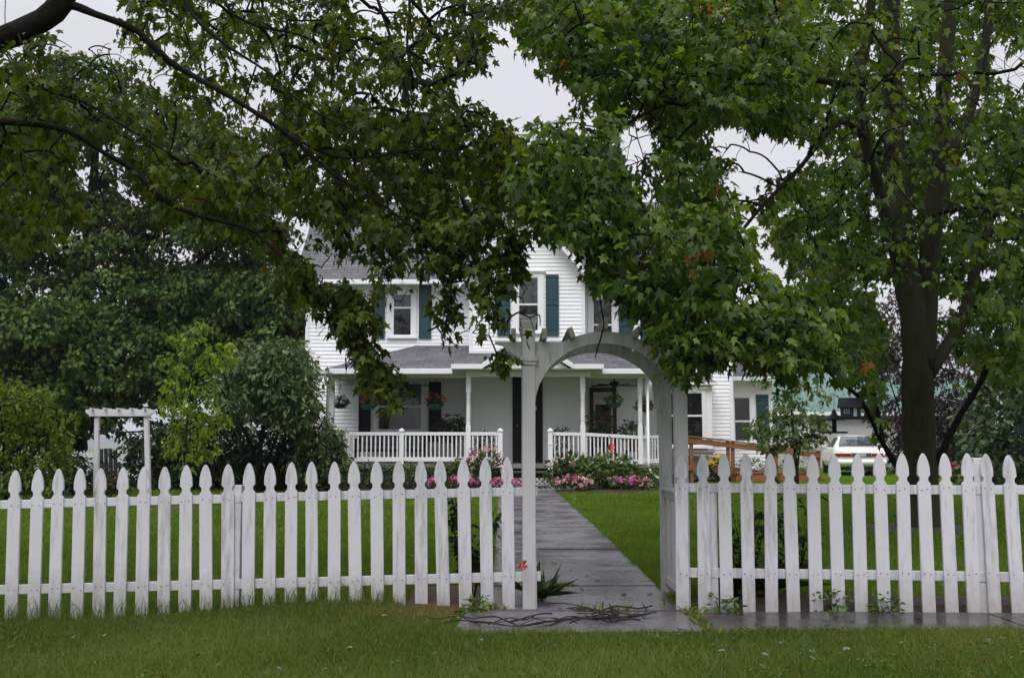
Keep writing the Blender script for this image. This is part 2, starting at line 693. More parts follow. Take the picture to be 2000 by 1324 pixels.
N = NT('lawn soil and turf')
g = N.node('ShaderNodeTexCoord').outputs['Object']
f1 = N.noise(g, 0.35, 4)
f2 = N.noise(g, 9.0, 6, 0.7)
f3 = N.noise(g, 60.0, 3, 0.7)
ca = N.ramp(f1, [(0.35, (0.055, 0.115, 0.006)), (0.65, (0.095, 0.165, 0.010))])
cb = N.ramp(f2, [(0.3, (0.040, 0.085, 0.004)), (0.7, (0.105, 0.175, 0.014))])
c = N.mix(0.45, ca, cb)
c = N.mix(N.ramp(f3, [(0.35, (0.55, 0.55, 0.55)), (0.7, (0, 0, 0))]), c, (0.030, 0.050, 0.008))
N.color(c); N.rough(1.0); N.set(Specular_IOR_Level=0.0); N.bump(f3, 0.9, 0.03)
M_LAWN = N.m

xs = np.unique(np.concatenate([np.linspace(-3000, -60, 14), np.linspace(-60, -8, 27), np.linspace(-8, 8, 129), np.linspace(8, 60, 27), np.linspace(60, 3000, 14)]))
ys = np.unique(np.concatenate([np.linspace(-400, 0, 6), np.linspace(0, 4, 6), np.linspace(4, 14, 81), np.linspace(14, 40, 66), np.linspace(40, 120, 20), np.linspace(120, 5000, 20)]))
gr = grid_sheet('ground', xs, ys, 0.0, M_LAWN)
tag(gr, 'mown green lawn reaching past the house to the fields', kind='structure')

# path ----------------------------------------------------------------
N = NT('wet concrete')
g = N.node('ShaderNodeTexCoord').outputs['Object']
f1 = N.noise(g, 1.1, 6, 0.65)
f2 = N.noise(g, 55, 5, 0.7)
c = N.ramp(f1, [(0.3, (0.066, 0.060, 0.071)), (0.5, (0.108, 0.100, 0.117)), (0.72, (0.168, 0.155, 0.176))])
c = N.mix(N.ramp(f2, [(0.35, (0.5, 0.5, 0.5)), (0.6, (0, 0, 0))]), c, (0.055, 0.05, 0.05))
N.color(c)
N.rough(N.ramp(f1, [(0.36, (0.09, 0.09, 0.09)), (0.66, (0.45, 0.45, 0.45))]))
N.set(Specular_IOR_Level=0.55)
N.bump(f2, 0.3, 0.005)
M_PATH = N.m
N = NT('dark wet sidewalk')
g = N.node('ShaderNodeTexCoord').outputs['Object']
f1 = N.noise(g, 1.7, 6, 0.65); f2 = N.noise(g, 50, 5, 0.7)
c = N.ramp(f1, [(0.3, (0.020, 0.016, 0.017)), (0.5, (0.036, 0.030, 0.032)), (0.72, (0.066, 0.056, 0.057))])
N.color(c); N.rough(N.ramp(f1, [(0.35, (0.12, 0.12, 0.12)), (0.65, (0.42, 0.42, 0.42))])); N.bump(f2, 0.15, 0.004)
M_SIDEWALK = N.m


def slab(name, corners, mat, z=0.022, nseg=10, label=None):
    """paving slab over the ground: corners = 4 ground points in order (near left, near right, far right, far left)"""
    a, b, c, d = [np.array((p[0], p[1])) for p in corners]
    mb = MB()
    top = []
    for i in range(nseg + 1):
        row = []
        for j in range(nseg + 1):
            s, t = j / nseg, i / nseg
            p = (a * (1 - s) + b * s) * (1 - t) + (d * (1 - s) + c * s) * t
            row.append((p[0], p[1], ghf(p[0], p[1]) + z))
        top.append(row)
    for i in range(nseg):
        for j in range(nseg):
            mb.poly([top[i][j], top[i][j + 1], top[i + 1][j + 1], top[i + 1][j]])
    rim = [top[0][j] for j in range(nseg + 1)] + [top[i][nseg] for i in range(1, nseg + 1)] + [top[nseg][j] for j in range(nseg - 1, -1, -1)] + [top[i][0] for i in range(nseg - 1, 0, -1)]
    for k in range(len(rim)):
        p, q = rim[k], rim[(k + 1) % len(rim)]
        mb.poly([q, p, (p[0], p[1], p[2] - z - 0.05), (q[0], q[1], q[2] - z - 0.05)])
    o = mb.build(name, mat)
    tag(o, label, kind='structure')
    return o


PL = lambda y: -0.14 + (y - 7.3) * -0.0105      # left edge of the path
PR = lambda y: 1.15 - max(0, y - 13) * 0.010     # right edge
pj = [7.12, 8.32, 9.75, 11.2, 12.65, 14.1, 15.6, 17.1, 18.6, 20.1, 21.6, 23.1, 24.6, 25.7]
for i in range(len(pj) - 1):
    y0, y1 = pj[i] + 0.008, pj[i + 1] - 0.008
    dz = 0.022 + [0, .006, -.004, .003, .0, .004, -.003, 0, .003, .002, 0, .002, 0][i]
    slab('front_path', [(PL(y0), y0), (PR(y0), y0), (PR(y1), y1), (PL(y1), y1)], M_PATH, dz, label='wet grey concrete path slab leading to the house')
# apron in front of the gate and the pavement to the right of it
A = [ground_at(968, 1242), ground_at(1352, 1222), ground_at(1318, 1189), ground_at(1000, 1189)]
slab('path_apron', [(-0.36, 6.28), (1.18, 6.36), (1.15, 7.10), (-0.30, 7.10)], M_PATH, 0.018, label='wet concrete slab in front of the garden gate')
slab('pavement', [(1.22, 6.40), (3.2, 6.32), (3.2, 7.08), (1.22, 7.08)], M_SIDEWALK, 0.014, label='dark wet pavement along the fence')
slab('pavement', [(3.215, 6.32), (6.2, 6.28), (6.2, 7.08), (3.215, 7.08)], M_SIDEWALK, 0.014, label='dark wet pavement along the fence')
slab('driveway', [(9.5, 22.5), (30, 21.5), (30, 24.2), (10.5, 24.6)], plain('pale gravel', (0.30, 0.29, 0.28), 0.9, 0.3, 20), 0.012, label='pale gravel driveway on the right of the lawn')


def disc(name, c, r, mat, z=0.03, label=None, sq=0.8):
    mb = MB()
    n = 40
    P = []
    for k in range(n):
        a = 2 * math.pi * k / n
        rr = r * (1 + 0.12 * math.sin(3 * a + c[0]) + 0.07 * math.sin(7 * a))
        x, y = c[0] + rr * math.cos(a), c[1] + rr * sq * math.sin(a)
        P.append((x, y, ghf(x, y) + 0.004))
    mid = (c[0], c[1], ghf(c[0], c[1]) + z)
    inner = [((p[0] * 0.6 + mid[0] * 0.4), (p[1] * 0.6 + mid[1] * 0.4), mid[2] * 0.8 + p[2] * 0.2) for p in P]
    for k in range(n):
        mb.poly([P[k], P[(k + 1) % n], inner[(k + 1) % n], inner[k]], True)
        mb.poly([inner[k], inner[(k + 1) % n], mid], True)
    return tag(mb.build(name, mat), label, kind='structure')


# ------------------------------------------------------------------ grass
def blades(name, x0f, x1f, y0, y1, dens, h, w, mat, label, keep=None, lean=0.5):
    area = 0
    n_try = int((y1 - y0) * (x1f(y1) - x0f(y1)) * dens)
    y = RNG.uniform(y0, y1, n_try)
    x = x0f(y1) + RNG.uniform(0, 1, n_try) * (x1f(y1) - x0f(y1))
    m = (x > x0f(y)) & (x < x1f(y))
    if keep is not None: m &= keep(x, y)
    x, y = x[m], y[m]
    n = len(x)
    pn = np.sin(x * 2.1 + 1.3 * np.sin(y * 1.7)) * np.cos(y * 2.3 + x * 0.7)
    hh = h * RNG.uniform(0.45, 1.35, n) * (1 + 0.2 * pn)
    a = RNG.uniform(0, 2 * np.pi, n)
    dx, dy = np.cos(a), np.sin(a)
    la = RNG.uniform(0, 2 * np.pi, n)
    ln = lean * hh * RNG.uniform(0.2, 1.2, n)
    lx, ly = np.cos(la) * ln, np.sin(la) * ln
    z = gh(x, y)
    ww = w * RNG.uniform(0.6, 1.3, n)
    B = np.stack([x, y, z], 1)
    s = np.stack([dx * ww / 2, dy * ww / 2, np.zeros(n)], 1)
    mid = B + np.stack([lx * 0.35, ly * 0.35, hh * 0.6], 1)
    tip = B + np.stack([lx, ly, hh * 0.97], 1)
    V = np.stack([B - s, B + s, mid + s * 0.75, mid - s * 0.75, tip], 1).reshape(-1, 3)
    base = (np.arange(n) * 5)[:, None]
    loops = (base + np.array([[0, 1, 2, 3, 3, 2, 4]])).ravel()
    sizes = np.tile([4, 3], n)
    big = np.sin(x * 0.55 + 0.8 * np.sin(y * 0.9)) * np.sin(y * 0.8 + 1.1)
    tone = np.clip(0.45 + 0.16 * pn + 0.12 * big + RNG.normal(0, 0.17, n), 0, 0.92)
    straw = RNG.uniform(0, 1, n) < 0.05 + 0.6 * np.exp(-((x + 0.52) / 0.38) ** 2 - ((y - 6.82) / 0.20) ** 2) + 0.25 * np.exp(-((x - 1.3) / 0.35) ** 2 - ((y - 6.4) / 0.12) ** 2)
    tone = np.where(straw, 1.0, tone)
    o = mesh_np(name, V, loops, sizes, mat, None, np.repeat(tone, 2))
    return tag(o, label, 'grass', kind='stuff')


M_GRASS = leaf_mat('grass blades', (0.0460, 0.0810, 0.0110), (0.0966, 0.1426, 0.0221), (0.1932, 0.2162, 0.0644), 0.40, (1, 1, 0.4), 0.6, 0.15, (0.24, 0.19, 0.085), tmul=1.3)
M_GRASS2 = leaf_mat('lawn blades', (0.0534, 0.1030, 0.0092), (0.0994, 0.1656, 0.0184), (0.1518, 0.2116, 0.0350), 0.40, (1, 1, 0.35), 0.6, 0.12, (0.20, 0.19, 0.06), tmul=1.3)


def not_paved(x, y):
    e = 0.03 * np.sin(x * 9) + 0.02 * np.sin(x * 23 + 1) + RNG.uniform(-.02, .04, np.shape(x))
    ap = (x > -0.40) & (x < 1.20) & (y > 6.31 + e + 0.10 * np.exp(-((x + 0.4) / 0.12) ** 2)) & (y < 7.12)
    sw = (x >= 1.20) & (y > 6.41 + e) & (y < 7.10)
    pl = -0.14 + (y - 7.3) * -0.0105
    pr = 1.15 - np.maximum(0, y - 13) * 0.010
    rg = RNG.uniform(-.01, .06, np.shape(x)) * (.6 + .5 * np.sin(y * 3.1) * np.sin(y * 7.7 + x * 3))
    pa = (x > pl + rg) & (x < pr - rg) & (y >= 7.1) & (y < 26)
    bed = (x > -0.75) & (x < 0.0) & (y > 7.12) & (y < 8.3)
    bed2 = (x > 1.25) & (x < 6) & (y > 7.08) & (y < 7.75)
    return ~(ap | sw | pa | bed | bed2)


lim0 = lambda y: -(0.54 * y + 1.5)
lim1 = lambda y: (0.54 * y + 1.5)
blades('grass', lim0, lim1, 4.5, 7.25, 13000, 0.048, 0.0036, M_GRASS, 'uneven verge grass in front of the picket fence', not_paved, 0.9)
blades('grass', lim0, lim1, 7.25, 11.5, 3800, 0.050, 0.0055, M_GRASS2, 'mown lawn behind the picket fence', not_paved, 0.8)
blades('grass', lim0, lim1, 11.5, 19, 900, 0.050, 0.012, M_GRASS2, 'mown lawn in the middle of the garden', not_paved, 0.8)
blades('grass', lim0, lim1, 19, 27, 330, 0.045, 0.024, M_GRASS2, 'mown lawn close to the house', lambda x, y: not_paved(x, y) & ~((x > -6.5) & (y > 24.2)), 0.8)
# taller tufts that the mower missed at the foot of the fence
def tufts(x, y):
    return not_paved(x, y) & (np.abs(y - (7.18 + 0.045 * (-x))) < 0.09) & (x < -0.45)
blades('grass', lambda y: -4.4, lambda y: 0.0, 6.9, 7.6, 2600, 0.15, 0.0042, M_GRASS, 'long grass tufts at the foot of the left fence', tufts, 0.7)
blades('grass', lambda y: 1.1, lambda y: 4.6, 6.33, 6.44, 3000, 0.055, 0.0042, M_GRASS, 'ragged grass edge of the pavement', None, 0.9)
blades('grass', lambda y: -0.6, lambda y: 1.25, 6.20, 6.33, 3000, 0.052, 0.0042, M_GRASS, 'ragged grass edge of the gate slab', None, 0.9)

M_NAIL = plain('rusty nail', (.10, .06, .04), .7)
# ------------------------------------------------------------------ picket fences
PW = 0.0875   # picket width


def picket_outline(h, w):
    """gothic picket with a notched neck"""
    half = [(w * 0.5, 0), (w * 0.5, h - 0.212), (w * 0.485, h - 0.203), (w * 0.36, h - 0.194), (w * 0.315, h - 0.180), (w * 0.325, h - 0.166), (w * 0.40, h - 0.156), (w * 0.475, h - 0.152),
            (w * 0.485, h - 0.143), (w * 0.48, h - 0.128), (w * 0.46, h - 0.095), (w * 0.36, h - 0.055), (w * 0.22, h - 0.022), (w * 0.09, h - 0.005), (0, h)]
    return half + [(-x, z) for x, z in half[-2::-1]]


def fence(root, tops, bots, Yf, post_px, rails, nails):
    for (tx, ty), (bx, by) in zip(tops, bots):
        Y = Yf(0.5 * (tx + bx))
        a, b = at(bx, by, Y), at(tx, ty, Y)
        b_low = a - Vector((0, 0, 0.05))
        d = b - b_low
        h = d.length
        ang = math.atan2(d.x, d.z) + random.gauss(0, 0.005)
        w = PW * random.uniform(0.97, 1.03)
        mb = MB()
        M = Matrix.Translation(Vector((b_low.x, Y + random.gauss(0, 0.002), b_low.z))) @ Matrix.Rotation(ang, 4, 'Y') @ Matrix.Rotation(random.gauss(0, 0.03), 4, 'Z')
        mb.prism(picket_outline(h, w), -0.010, 0.010, M)
        nb = len(mb.f)
        for zz in nails(0.5 * (tx + bx)):
            t_ = (zz - b_low.z) / max(.1, (b.z - b_low.z))
            for dx in (-.022, .022):
                cx_, cz_ = b_low.x + d.x * t_ + dx + random.gauss(0, .004), zz + random.gauss(0, .005)
                mb.poly([(cx_ + .0045 * math.cos(k * 1.0472), Y - .0135, cz_ + .0045 * math.sin(k * 1.0472)) for k in range(6)])
        pk = mb.build('picket', M_FENCE, root, 0.0025)
        pk.data.materials.append(M_NAIL)
        for k in range(nb, len(pk.data.polygons)): pk.data.polygons[k].material_index = 1
    for (xa, ya, xb, yb, hh, dy) in rails:
        a, b = at(xa, ya, Yf(xa) + dy), at(xb, yb, Yf(xb) + dy)
        mb = MB()
        mb.bar(a, b, 0.034, hh)
        mb.build('rail', M_FENCE, root, 0.003)
    for (px, y0, y1, w, dy) in post_px:
        Y = Yf(px) + dy
        a, b = at(px, y1, Y), at(px, y0, Y)
        a.z = ghf(a.x, a.y) - 0.05
        mb = MB()
        mb.box(b.x - w / 2, b.x + w / 2, Y - 0.043, Y + 0.043, a.z, b.z)
        mb.build('post', M_FENCE, root, 0.004)


YL = lambda px: 7.20 + (1031 - px) / 1031 * 0.20
YR = lambda px: 7.15 - 0.0001 * (px - 1331)
Lt = [-52, -10, 32, 74, 116, 156, 199, 240, 282, 322, 364, 404, 445, 487, 528, 570, 611, 653, 694.5, 736, 778, 820, 862, 904.5, 947.6, 988.6, 1031]
Lb = [-66, -22, 21, 65, 106, 150, 193, 234, 277, 320, 361, 403, 445, 485, 526, 568, 610, 653, 695, 738, 780, 823, 867, 910, 952, 994, 1037]
Lty = [920, 919, 918, 916, 915, 914, 914, 912, 911, 911, 908, 907, 906, 904, 904, 902, 901, 901, 900, 899, 898, 897, 896, 896, 894, 892, 893]
Lby = [1224, 1221, 1219, 1214, 1210, 1210, 1211, 1210, 1207, 1202, 1202, 1198, 1191, 1188, 1186, 1186, 1184, 1181, 1180, 1180, 1180, 1182, 1188, 1191, 1195, 1191, 1189]
for k_ in range(6):
    Lt.insert(0, Lt[0] - 42); Lb.insert(0, Lb[0] - 43.5); Lty.insert(0, Lty[0] + 1); Lby.insert(0, Lby[0] + 2)
fl = empty('picket_fence', at(520, 1190, 7.3), 0, 'white picket fence to the left of the garden arch, its foot in long grass', 'fence', 'white picket fences along the front')
fence(fl, list(zip(Lt, Lty)), list(zip(Lb, Lby)), YL, [(466, 947, 1190, 0.068, 0.058), (-130, 947, 1190, 0.068, 0.058)],
      [(-330, 994, 470, 973, 0.060, 0.028), (468, 972, 1050, 959, 0.060, 0.028), (-330, 1159, 470, 1140, 0.064, 0.028), (462, 1140, 1056, 1124.5, 0.064, 0.028)], lambda px: (at(px, 988 - px * .028, YL(px)).z, at(px, 1152 - px * .0265, YL(px)).z))
Rt = [1331.5, 1372.6, 1413.6, 1456, 1500, 1542.5, 1585.7, 1628.8, 1673, 1715.4, 1757.4, 1800.9, 1844, 1886, 1924.6, 1970.9, 2014, 2057]
Rb = [1333, 1376, 1420, 1463, 1507, 1550, 1594, 1638, 1682, 1727, 1770, 1814.5, 1859, 1902, 1943, 1989, 2035, 2080]
Rty = [888, 886, 885, 884, 885, 885, 887, 887, 886, 885, 885, 885, 885, 885, 886, 888, 888, 889]
Rby = [1182, 1186, 1187, 1187, 1188, 1188, 1187, 1189, 1188, 1189, 1191, 1190, 1191, 1192, 1194, 1196, 1197, 1198]
for k_ in range(8):
    Rt.append(Rt[-1] + 43.3); Rb.append(Rb[-1] + 45.2); Rty.append(889); Rby.append(1199)
fr = empty('picket_fence', at(1660, 1188, 7.15), 0, 'white picket fence to the right of the garden arch, standing by the wet pavement', 'fence', 'white picket fences along the front')
fence(fr, list(zip(Rt, Rty)), list(zip(Rb, Rby)), YR, [(1389, 962, 1186, 0.060, 0.058), (1906, 894, 1192, 0.075, 0.058)],
      [(1338, 952, 1908, 957, 0.062, 0.028), (1904, 956, 2450, 957, 0.062, 0.028), (1338, 1117.5, 1908, 1125, 0.064, 0.028), (1904, 1126, 2450, 1129, 0.064, 0.028)], lambda px: (at(px, 954, YR(px)).z, at(px, 1121, YR(px)).z))

# ------------------------------------------------------------------ garden arch
YA, YB = 7.22, 7.94
ar = empty('garden_arch', at(1180, 1188, 7.55), 0, 'greyed white wooden arch with rafters over the wet path', 'garden arch')
pw = 0.090


def arch_x(px, Y): return at(px, 900, Y).x


xl, xr = arch_x(1033, YA), arch_x(1330, YA)
zc = at(1033, 700, YA).z          # under the cap moulding
zcap = at(1033, 628, YA).z
zsp, zap, ztop = at(1050, 793, YA).z, at(1181, 671, YA).z, at(1181, 648, YA).z
zb0, zb1 = at(1181, 698, YA).z, at(1181, 667, YA).z
for (x, Y, top) in ((xl, YA, zb1 + 0.09), (xr, YA, zb1 + 0.09), (xl, YB, zb1 + 0.09), (xr, YB, zb1 + 0.09)):
    mb = MB()
    mb.box(x - pw / 2, x + pw / 2, Y - pw / 2, Y + pw / 2, -0.05, top)
    mb.build('post', M_ARBOR, ar, 0.004)
    if Y == YA or x > xl:
        mb = MB()
        s = pw / 2
        for (e, z0, z1) in ((0.010, zc - 0.05, zc - 0.025), (0.018, zc - 0.025, zc + 0.008)):
            mb.box(x - s - e, x + s + e, Y - s - e, Y + s + e, z0, z1)
        mb.build('post_collar', M_ARBOR, ar, 0.004)
    # flared cap
    mb = MB()
    q = math.sqrt(2)
    mb.lathe([(s * q * 1.02, top), (s * q * 1.28, top + 0.045), (s * q * 1.28, top + 0.060), (s * q * 1.45, top + 0.072), (s * q * 1.45, top + 0.095), (0.012, top + 0.100)], (x, Y, 0), 4)
    mb.build('post_cap', M_ARBOR, ar, 0.002)
xm, a_ = (xl + xr) / 2, (xr - xl) / 2 - pw / 2
for Y in (YA, YB):
    # header beam with scrolled ends
    e0, e1 = xl - pw / 2 - 0.195, xr + pw / 2 + 0.195
    zb = zb0
    tcut = math.asin((zb0 - zsp) / (zap - zsp))
    cut = [(xm - a_ * math.cos(t_), zsp + (zap - zsp) * math.sin(t_)) for t_ in [tcut + (math.pi - 2 * tcut) * i_ / 20 for i_ in range(21)]]
    pts = [(e0 + 0.155, zb0)] + cut + [(e1 - 0.155, zb0), (e1 - 0.13, zb0 + 0.02), (e1 - 0.10, zb0 + 0.045), (e1 - 0.07, zb0 + 0.06), (e1 - 0.055, zb0 + 0.082), (e1 - 0.0, zb0 + 0.094), (e1, zb1),
           (e0, zb1), (e0, zb0 + 0.094), (e0 + 0.055, zb0 + 0.082), (e0 + 0.07, zb0 + 0.06), (e0 + 0.10, zb0 + 0.045), (e0 + 0.13, zb0 + 0.02)]
    mb = MB(); mb.prism(pts, Y - 0.006, Y + 0.028)
    mb.build('header_beam', M_ARBOR, ar, 0.003)
    # arch board: solid spandrels down to the springing and a bow above the beam
    n = 28
    inner, outer = [], []
    for k in range(n + 1):
        t = math.pi * k / n
        x = -a_ * math.cos(t)
        z = zsp + (zap - zsp) * math.sin(t)
        inner.append((xm + x, z))
        ob = zap + (ztop - zap) * 1.0
        zo = zsp + (ztop - zsp) * math.sqrt(max(0, 1 - (x / (a_ * 1.16)) ** 2))
        if zo < zb0 - 0.01: zo = zb0 + 0.02
        outer.append((xm + x, max(zo, zb0 + 0.02)))
    mb = MB()
    for k in range(n):
        p = [inner[k], inner[k + 1], outer[k + 1], outer[k]]
        mb.prism(p, Y - 0.026, Y - 0.0085)
    for sgn in (-1, 1):
        xx = xm + sgn * a_
        mb.prism(sorted([(xx - 0.008, zsp - 0.03), (xx + 0.008, zsp - 0.03), (xx + 0.008, zsp + 0.0), (xx - 0.008, zsp + 0.0)], key=lambda p: math.atan2(p[1] - zsp + 0.015, p[0] - xx)), Y - 0.026, Y - 0.0085)
    mb.build('arch_board', M_ARBOR, ar)
M_RAFT = fence_paint('weathered grey rafter wood', (0.36, 0.34, 0.31), (0.18, 0.16, 0.13), (0.45, 0.75), 0.0)
for px, tilt, dz in ((1003, 0, 0), (1063, 0, 0), (1119, -0.35, 0.01), (1181, 0.05, 0.075), (1240, 0.4, 0.015), (1300, 0, 0), (1357, 0.5, 0.0)):
    x = arch_x(px, YA)
    mb = MB()
    z0 = zb1 + dz + 0.002
    M = Matrix.Translation((x, 0, z0)) @ Matrix.Rotation(tilt, 4, 'Y')
    mb.box(-0.017, 0.017, YA - 0.16, YB + 0.16, 0, 0.075, M)
    mb.build('rafter', M_RAFT, ar, 0.003)
# slatted side panels between the posts
for x in (xl, xr):
    mb = MB(); mb.box(x - 0.02, x + 0.02, YA + pw / 2, YB - pw / 2, 0.745, 0.80)
    mb.box(x - 0.045, x + 0.045, YA + pw / 2, YB - pw / 2, 0.80, 0.822)
    mb.build('side_rail', M_ARBOR, ar, 0.003)
    mb = MB(); mb.box(x - 0.02, x + 0.02, YA + pw / 2, YB - pw / 2, 0.10, 0.16); mb.build('side_rail', M_ARBOR, ar, 0.003)
    ns = 7
    for k in range(ns):
        yc = YA + pw / 2 + (k + 0.5) * (YB - YA - pw) / ns
        mb = MB(); mb.box(x - 0.011, x + 0.011, yc - 0.037, yc + 0.037, 0.16, 0.745)
        mb.build('side_slat', M_ARBOR, ar, 0.003)

# broad leaved clover and plantain in the verge
M_CLOVER = leaf_mat('clover leaf', (0.0240, 0.0560, 0.0096), (0.0480, 0.0960, 0.0176), (0.0880, 0.1440, 0.0360), .3, rough=.6, spec=.15)
n_ = 150
cx_ = RNG.uniform(-3.6, 3.6, n_); cy_ = RNG.uniform(5.0, 7.1, n_)
k_ = not_paved(cx_, cy_)
cx_, cy_ = cx_[k_], cy_[k_]
idx = np.repeat(np.arange(len(cx_)), 22)
P_ = np.stack([cx_[idx] + RNG.normal(0, .05, len(idx)), cy_[idx] + RNG.normal(0, .05, len(idx)), np.zeros(len(idx))], 1)
P_[:, 2] = gh(P_[:, 0], P_[:, 1]) + RNG.uniform(.02, .05, len(idx))
a_n = RNG.uniform(0, 6.28, len(idx))
cv = leaves('clover', P_, np.stack([np.cos(a_n), np.sin(a_n), RNG.uniform(-.1, .4, len(idx))], 1), rnd_unit(len(idx)) * .4 + np.array([0, 0, 1]), RNG.uniform(.014, .034, len(idx)), RNG.uniform(.1, .9, len(idx)), 'oval', M_CLOVER)
tag(cv, 'clover patches growing in the verge grass', 'clover', kind='stuff')

# ------------------------------------------------------------------ house
def shingle_mat(name, a, b, axis='Y'):
    N = NT(name)
    g = N.node('ShaderNodeTexCoord').outputs['Object']
    mp = N.node('ShaderNodeMapping'); N.link(g, mp.inputs['Vector'])
    sep = N.node('ShaderNodeSeparateXYZ'); N.link(mp.outputs[0], sep.inputs[0])
    cmb = N.node('ShaderNodeCombineXYZ')
    if axis == 'Y':
        N.link(sep.outputs['X'], cmb.inputs[0])
    else:
        N.link(sep.outputs['Y'], cmb.inputs[0])
    N.link(sep.outputs['Z'], cmb.inputs[1])
    br = N.node('ShaderNodeTexBrick')
    br.inputs['Scale'].default_value = 1.0
    br.inputs['Brick Width'].default_value = 0.30
    br.inputs['Row Height'].default_value = 0.095
    br.inputs['Mortar Size'].default_value = 0.010
    br.inputs['Mortar Smooth'].default_value = 0.3
    br.inputs['Bias'].default_value = -0.1
    br.inputs['Color1'].default_value = (*a, 1); br.inputs['Color2'].default_value = (*b, 1)
    br.inputs['Mortar'].default_value = (a[0] * 0.35, a[1] * 0.35, a[2] * 0.35, 1)
    N.link(cmb.outputs[0], br.inputs['Vector'])
    f = N.noise(g, 1.2, 5)
    c = N.mix(N.ramp(f, [(0.35, (0, 0, 0)), (0.7, (0.5, 0.5, 0.5))]), br.outputs['Color'], (a[0] * 1.6, a[1] * 1.6, a[2] * 1.7))
    N.color(c); N.rough(0.75); N.set(Specular_IOR_Level=0.3)
    N.bump(br.outputs['Fac'], 0.5, -0.01)
    return N.m


M_SIDING = plain('white siding', (0.85, 0.85, 0.88), 0.5, 0.03, 0.9)
M_SHINGLE = shingle_mat('grey shingles', (0.075, 0.074, 0.080), (0.125, 0.122, 0.130))
M_SHINGLE_X = shingle_mat('grey shingles side', (0.075, 0.074, 0.080), (0.125, 0.122, 0.130), 'X')
M_SHUTTER = plain('blue green shutter', (0.010, 0.052, 0.070), 0.45, 0.12, 4)
M_SHUTTER_D = plain('black shutter', (0.006, 0.008, 0.009), 0.55, 0.12, 4, spec=.25)
M_INTERIOR_DARK = plain('painted interior dark', (0.016, 0.015, 0.017), 0.9, 0.2, 2)  # dark colour painted in for the unlit interior behind the windows
M_CURTAIN = plain('grey net curtain', (0.20, 0.19, 0.21), 0.9, 0.2, 5, stretch=(6, 1, 0.3))
M_LACE = plain('lace curtain', (0.36, 0.38, 0.38), 0.9, 0.35, 9)
M_SCREEN = plain('insect screen', (0.055, 0.053, 0.060), 0.7, 0.2, 3)
M_CEIL = plain('porch ceiling', (0.76, 0.76, 0.74), 0.6, 0.04, 2)
M_DECK = plain('dark porch boards', (0.20, 0.195, 0.19), 0.5, 0.25, 3, stretch=(1, 8, 1))
M_WOOD = plain('stained ramp wood', (0.200, 0.085, 0.034), 0.6, 0.35, 5, stretch=(1, 6, 6))
N = NT('window glass')
gl = N.node('ShaderNodeBsdfGlossy'); gl.inputs['Roughness'].default_value = 0.03
tr = N.node('ShaderNodeBsdfTransparent'); tr.inputs['Color'].default_value = (0.82, 0.84, 0.86, 1)
fr_ = N.node('ShaderNodeFresnel'); fr_.inputs['IOR'].default_value = 1.5
mm = N.node('ShaderNodeMath', operation='MULTIPLY'); N.link(fr_.outputs[0], mm.inputs[0]); mm.inputs[1].default_value = 1.6
mx = N.node('ShaderNodeMixShader'); N.link(mm.outputs[0], mx.inputs[0]); N.link(tr.outputs[0], mx.inputs[1]); N.link(gl.outputs[0], mx.inputs[2])
N.link(mx.outputs[0], N.out.inputs['Surface'])
M_GLASS = N.m

YW, YG, YP = 29.0, 28.0, 26.5
house = empty('farmhouse', (0.4, 28.9, 0), 0, 'white clapboard two storey farmhouse with grey shingle roofs and a front porch', 'house')
HP = lambda name, mb, mat, bev=0.0, par=None: mb.build(name, mat, par or house, bev)


def siding(mb, xr_, z0, z1, Y, e=0.108, flip=1):
    z = z0
    while z < z1 - 0.005:
        zt = min(z + e, z1)
        a0, a1 = xr_(z)
        b0, b1 = xr_(zt)
        if a1 - a0 < 0.02: break
        lap = 0.020
        mb.poly([(a0, Y - lap, z), (a1, Y - lap, z), (b1, Y - 0.003, zt), (b0, Y - 0.003, zt)])
        mb.poly([(a0, Y - 0.001, z), (a1, Y - 0.001, z), (a1, Y - lap, z), (a0, Y - lap, z)])
        z = zt


wx0, wx1 = at(597, 800, YW).x, at(1429, 800, YW).x
EZ = at(800, 548, 28.55).z           # eave height
mb = MB(); siding(mb, lambda z: (wx0, wx1), 0.32, EZ + 0.02, YW)
mb.box(wx0, wx1, YW, YW + 6.0, 0.30, EZ + 0.0)
HP('wall', mb, M_SIDING)
mb = MB()
for x in (wx0, wx1):
    mb = MB(); mb.box(x - 0.05, x + 0.05, YW - 0.032, YW + 0.06, 0.3, EZ - 0.03)
    HP('corner_board', mb, M_TRIM, 0.004)
mb = MB(); mb.box(wx0, wx1, YW - 0.01, YW + 6, -0.05, 0.30); HP('foundation', mb, plain('grey foundation', (0.30, 0.29, 0.29), 0.85, 0.2, 6))
# frieze and soffit under the main eave
gx0, gx1 = at(920, 620, YG).x, at(1139, 620, YG).x
mb = MB()
mb.box(wx0 - 0.02, gx0 - 0.3, YW - 0.035, YW - 0.022, EZ - 0.34, EZ - 0.06); HP('frieze_board', mb, M_TRIM); mb = MB(); mb.box(gx1 + 0.3, wx1 + 0.02, YW - 0.035, YW - 0.022, EZ - 0.34, EZ - 0.06)
HP('frieze_board', mb, M_TRIM)
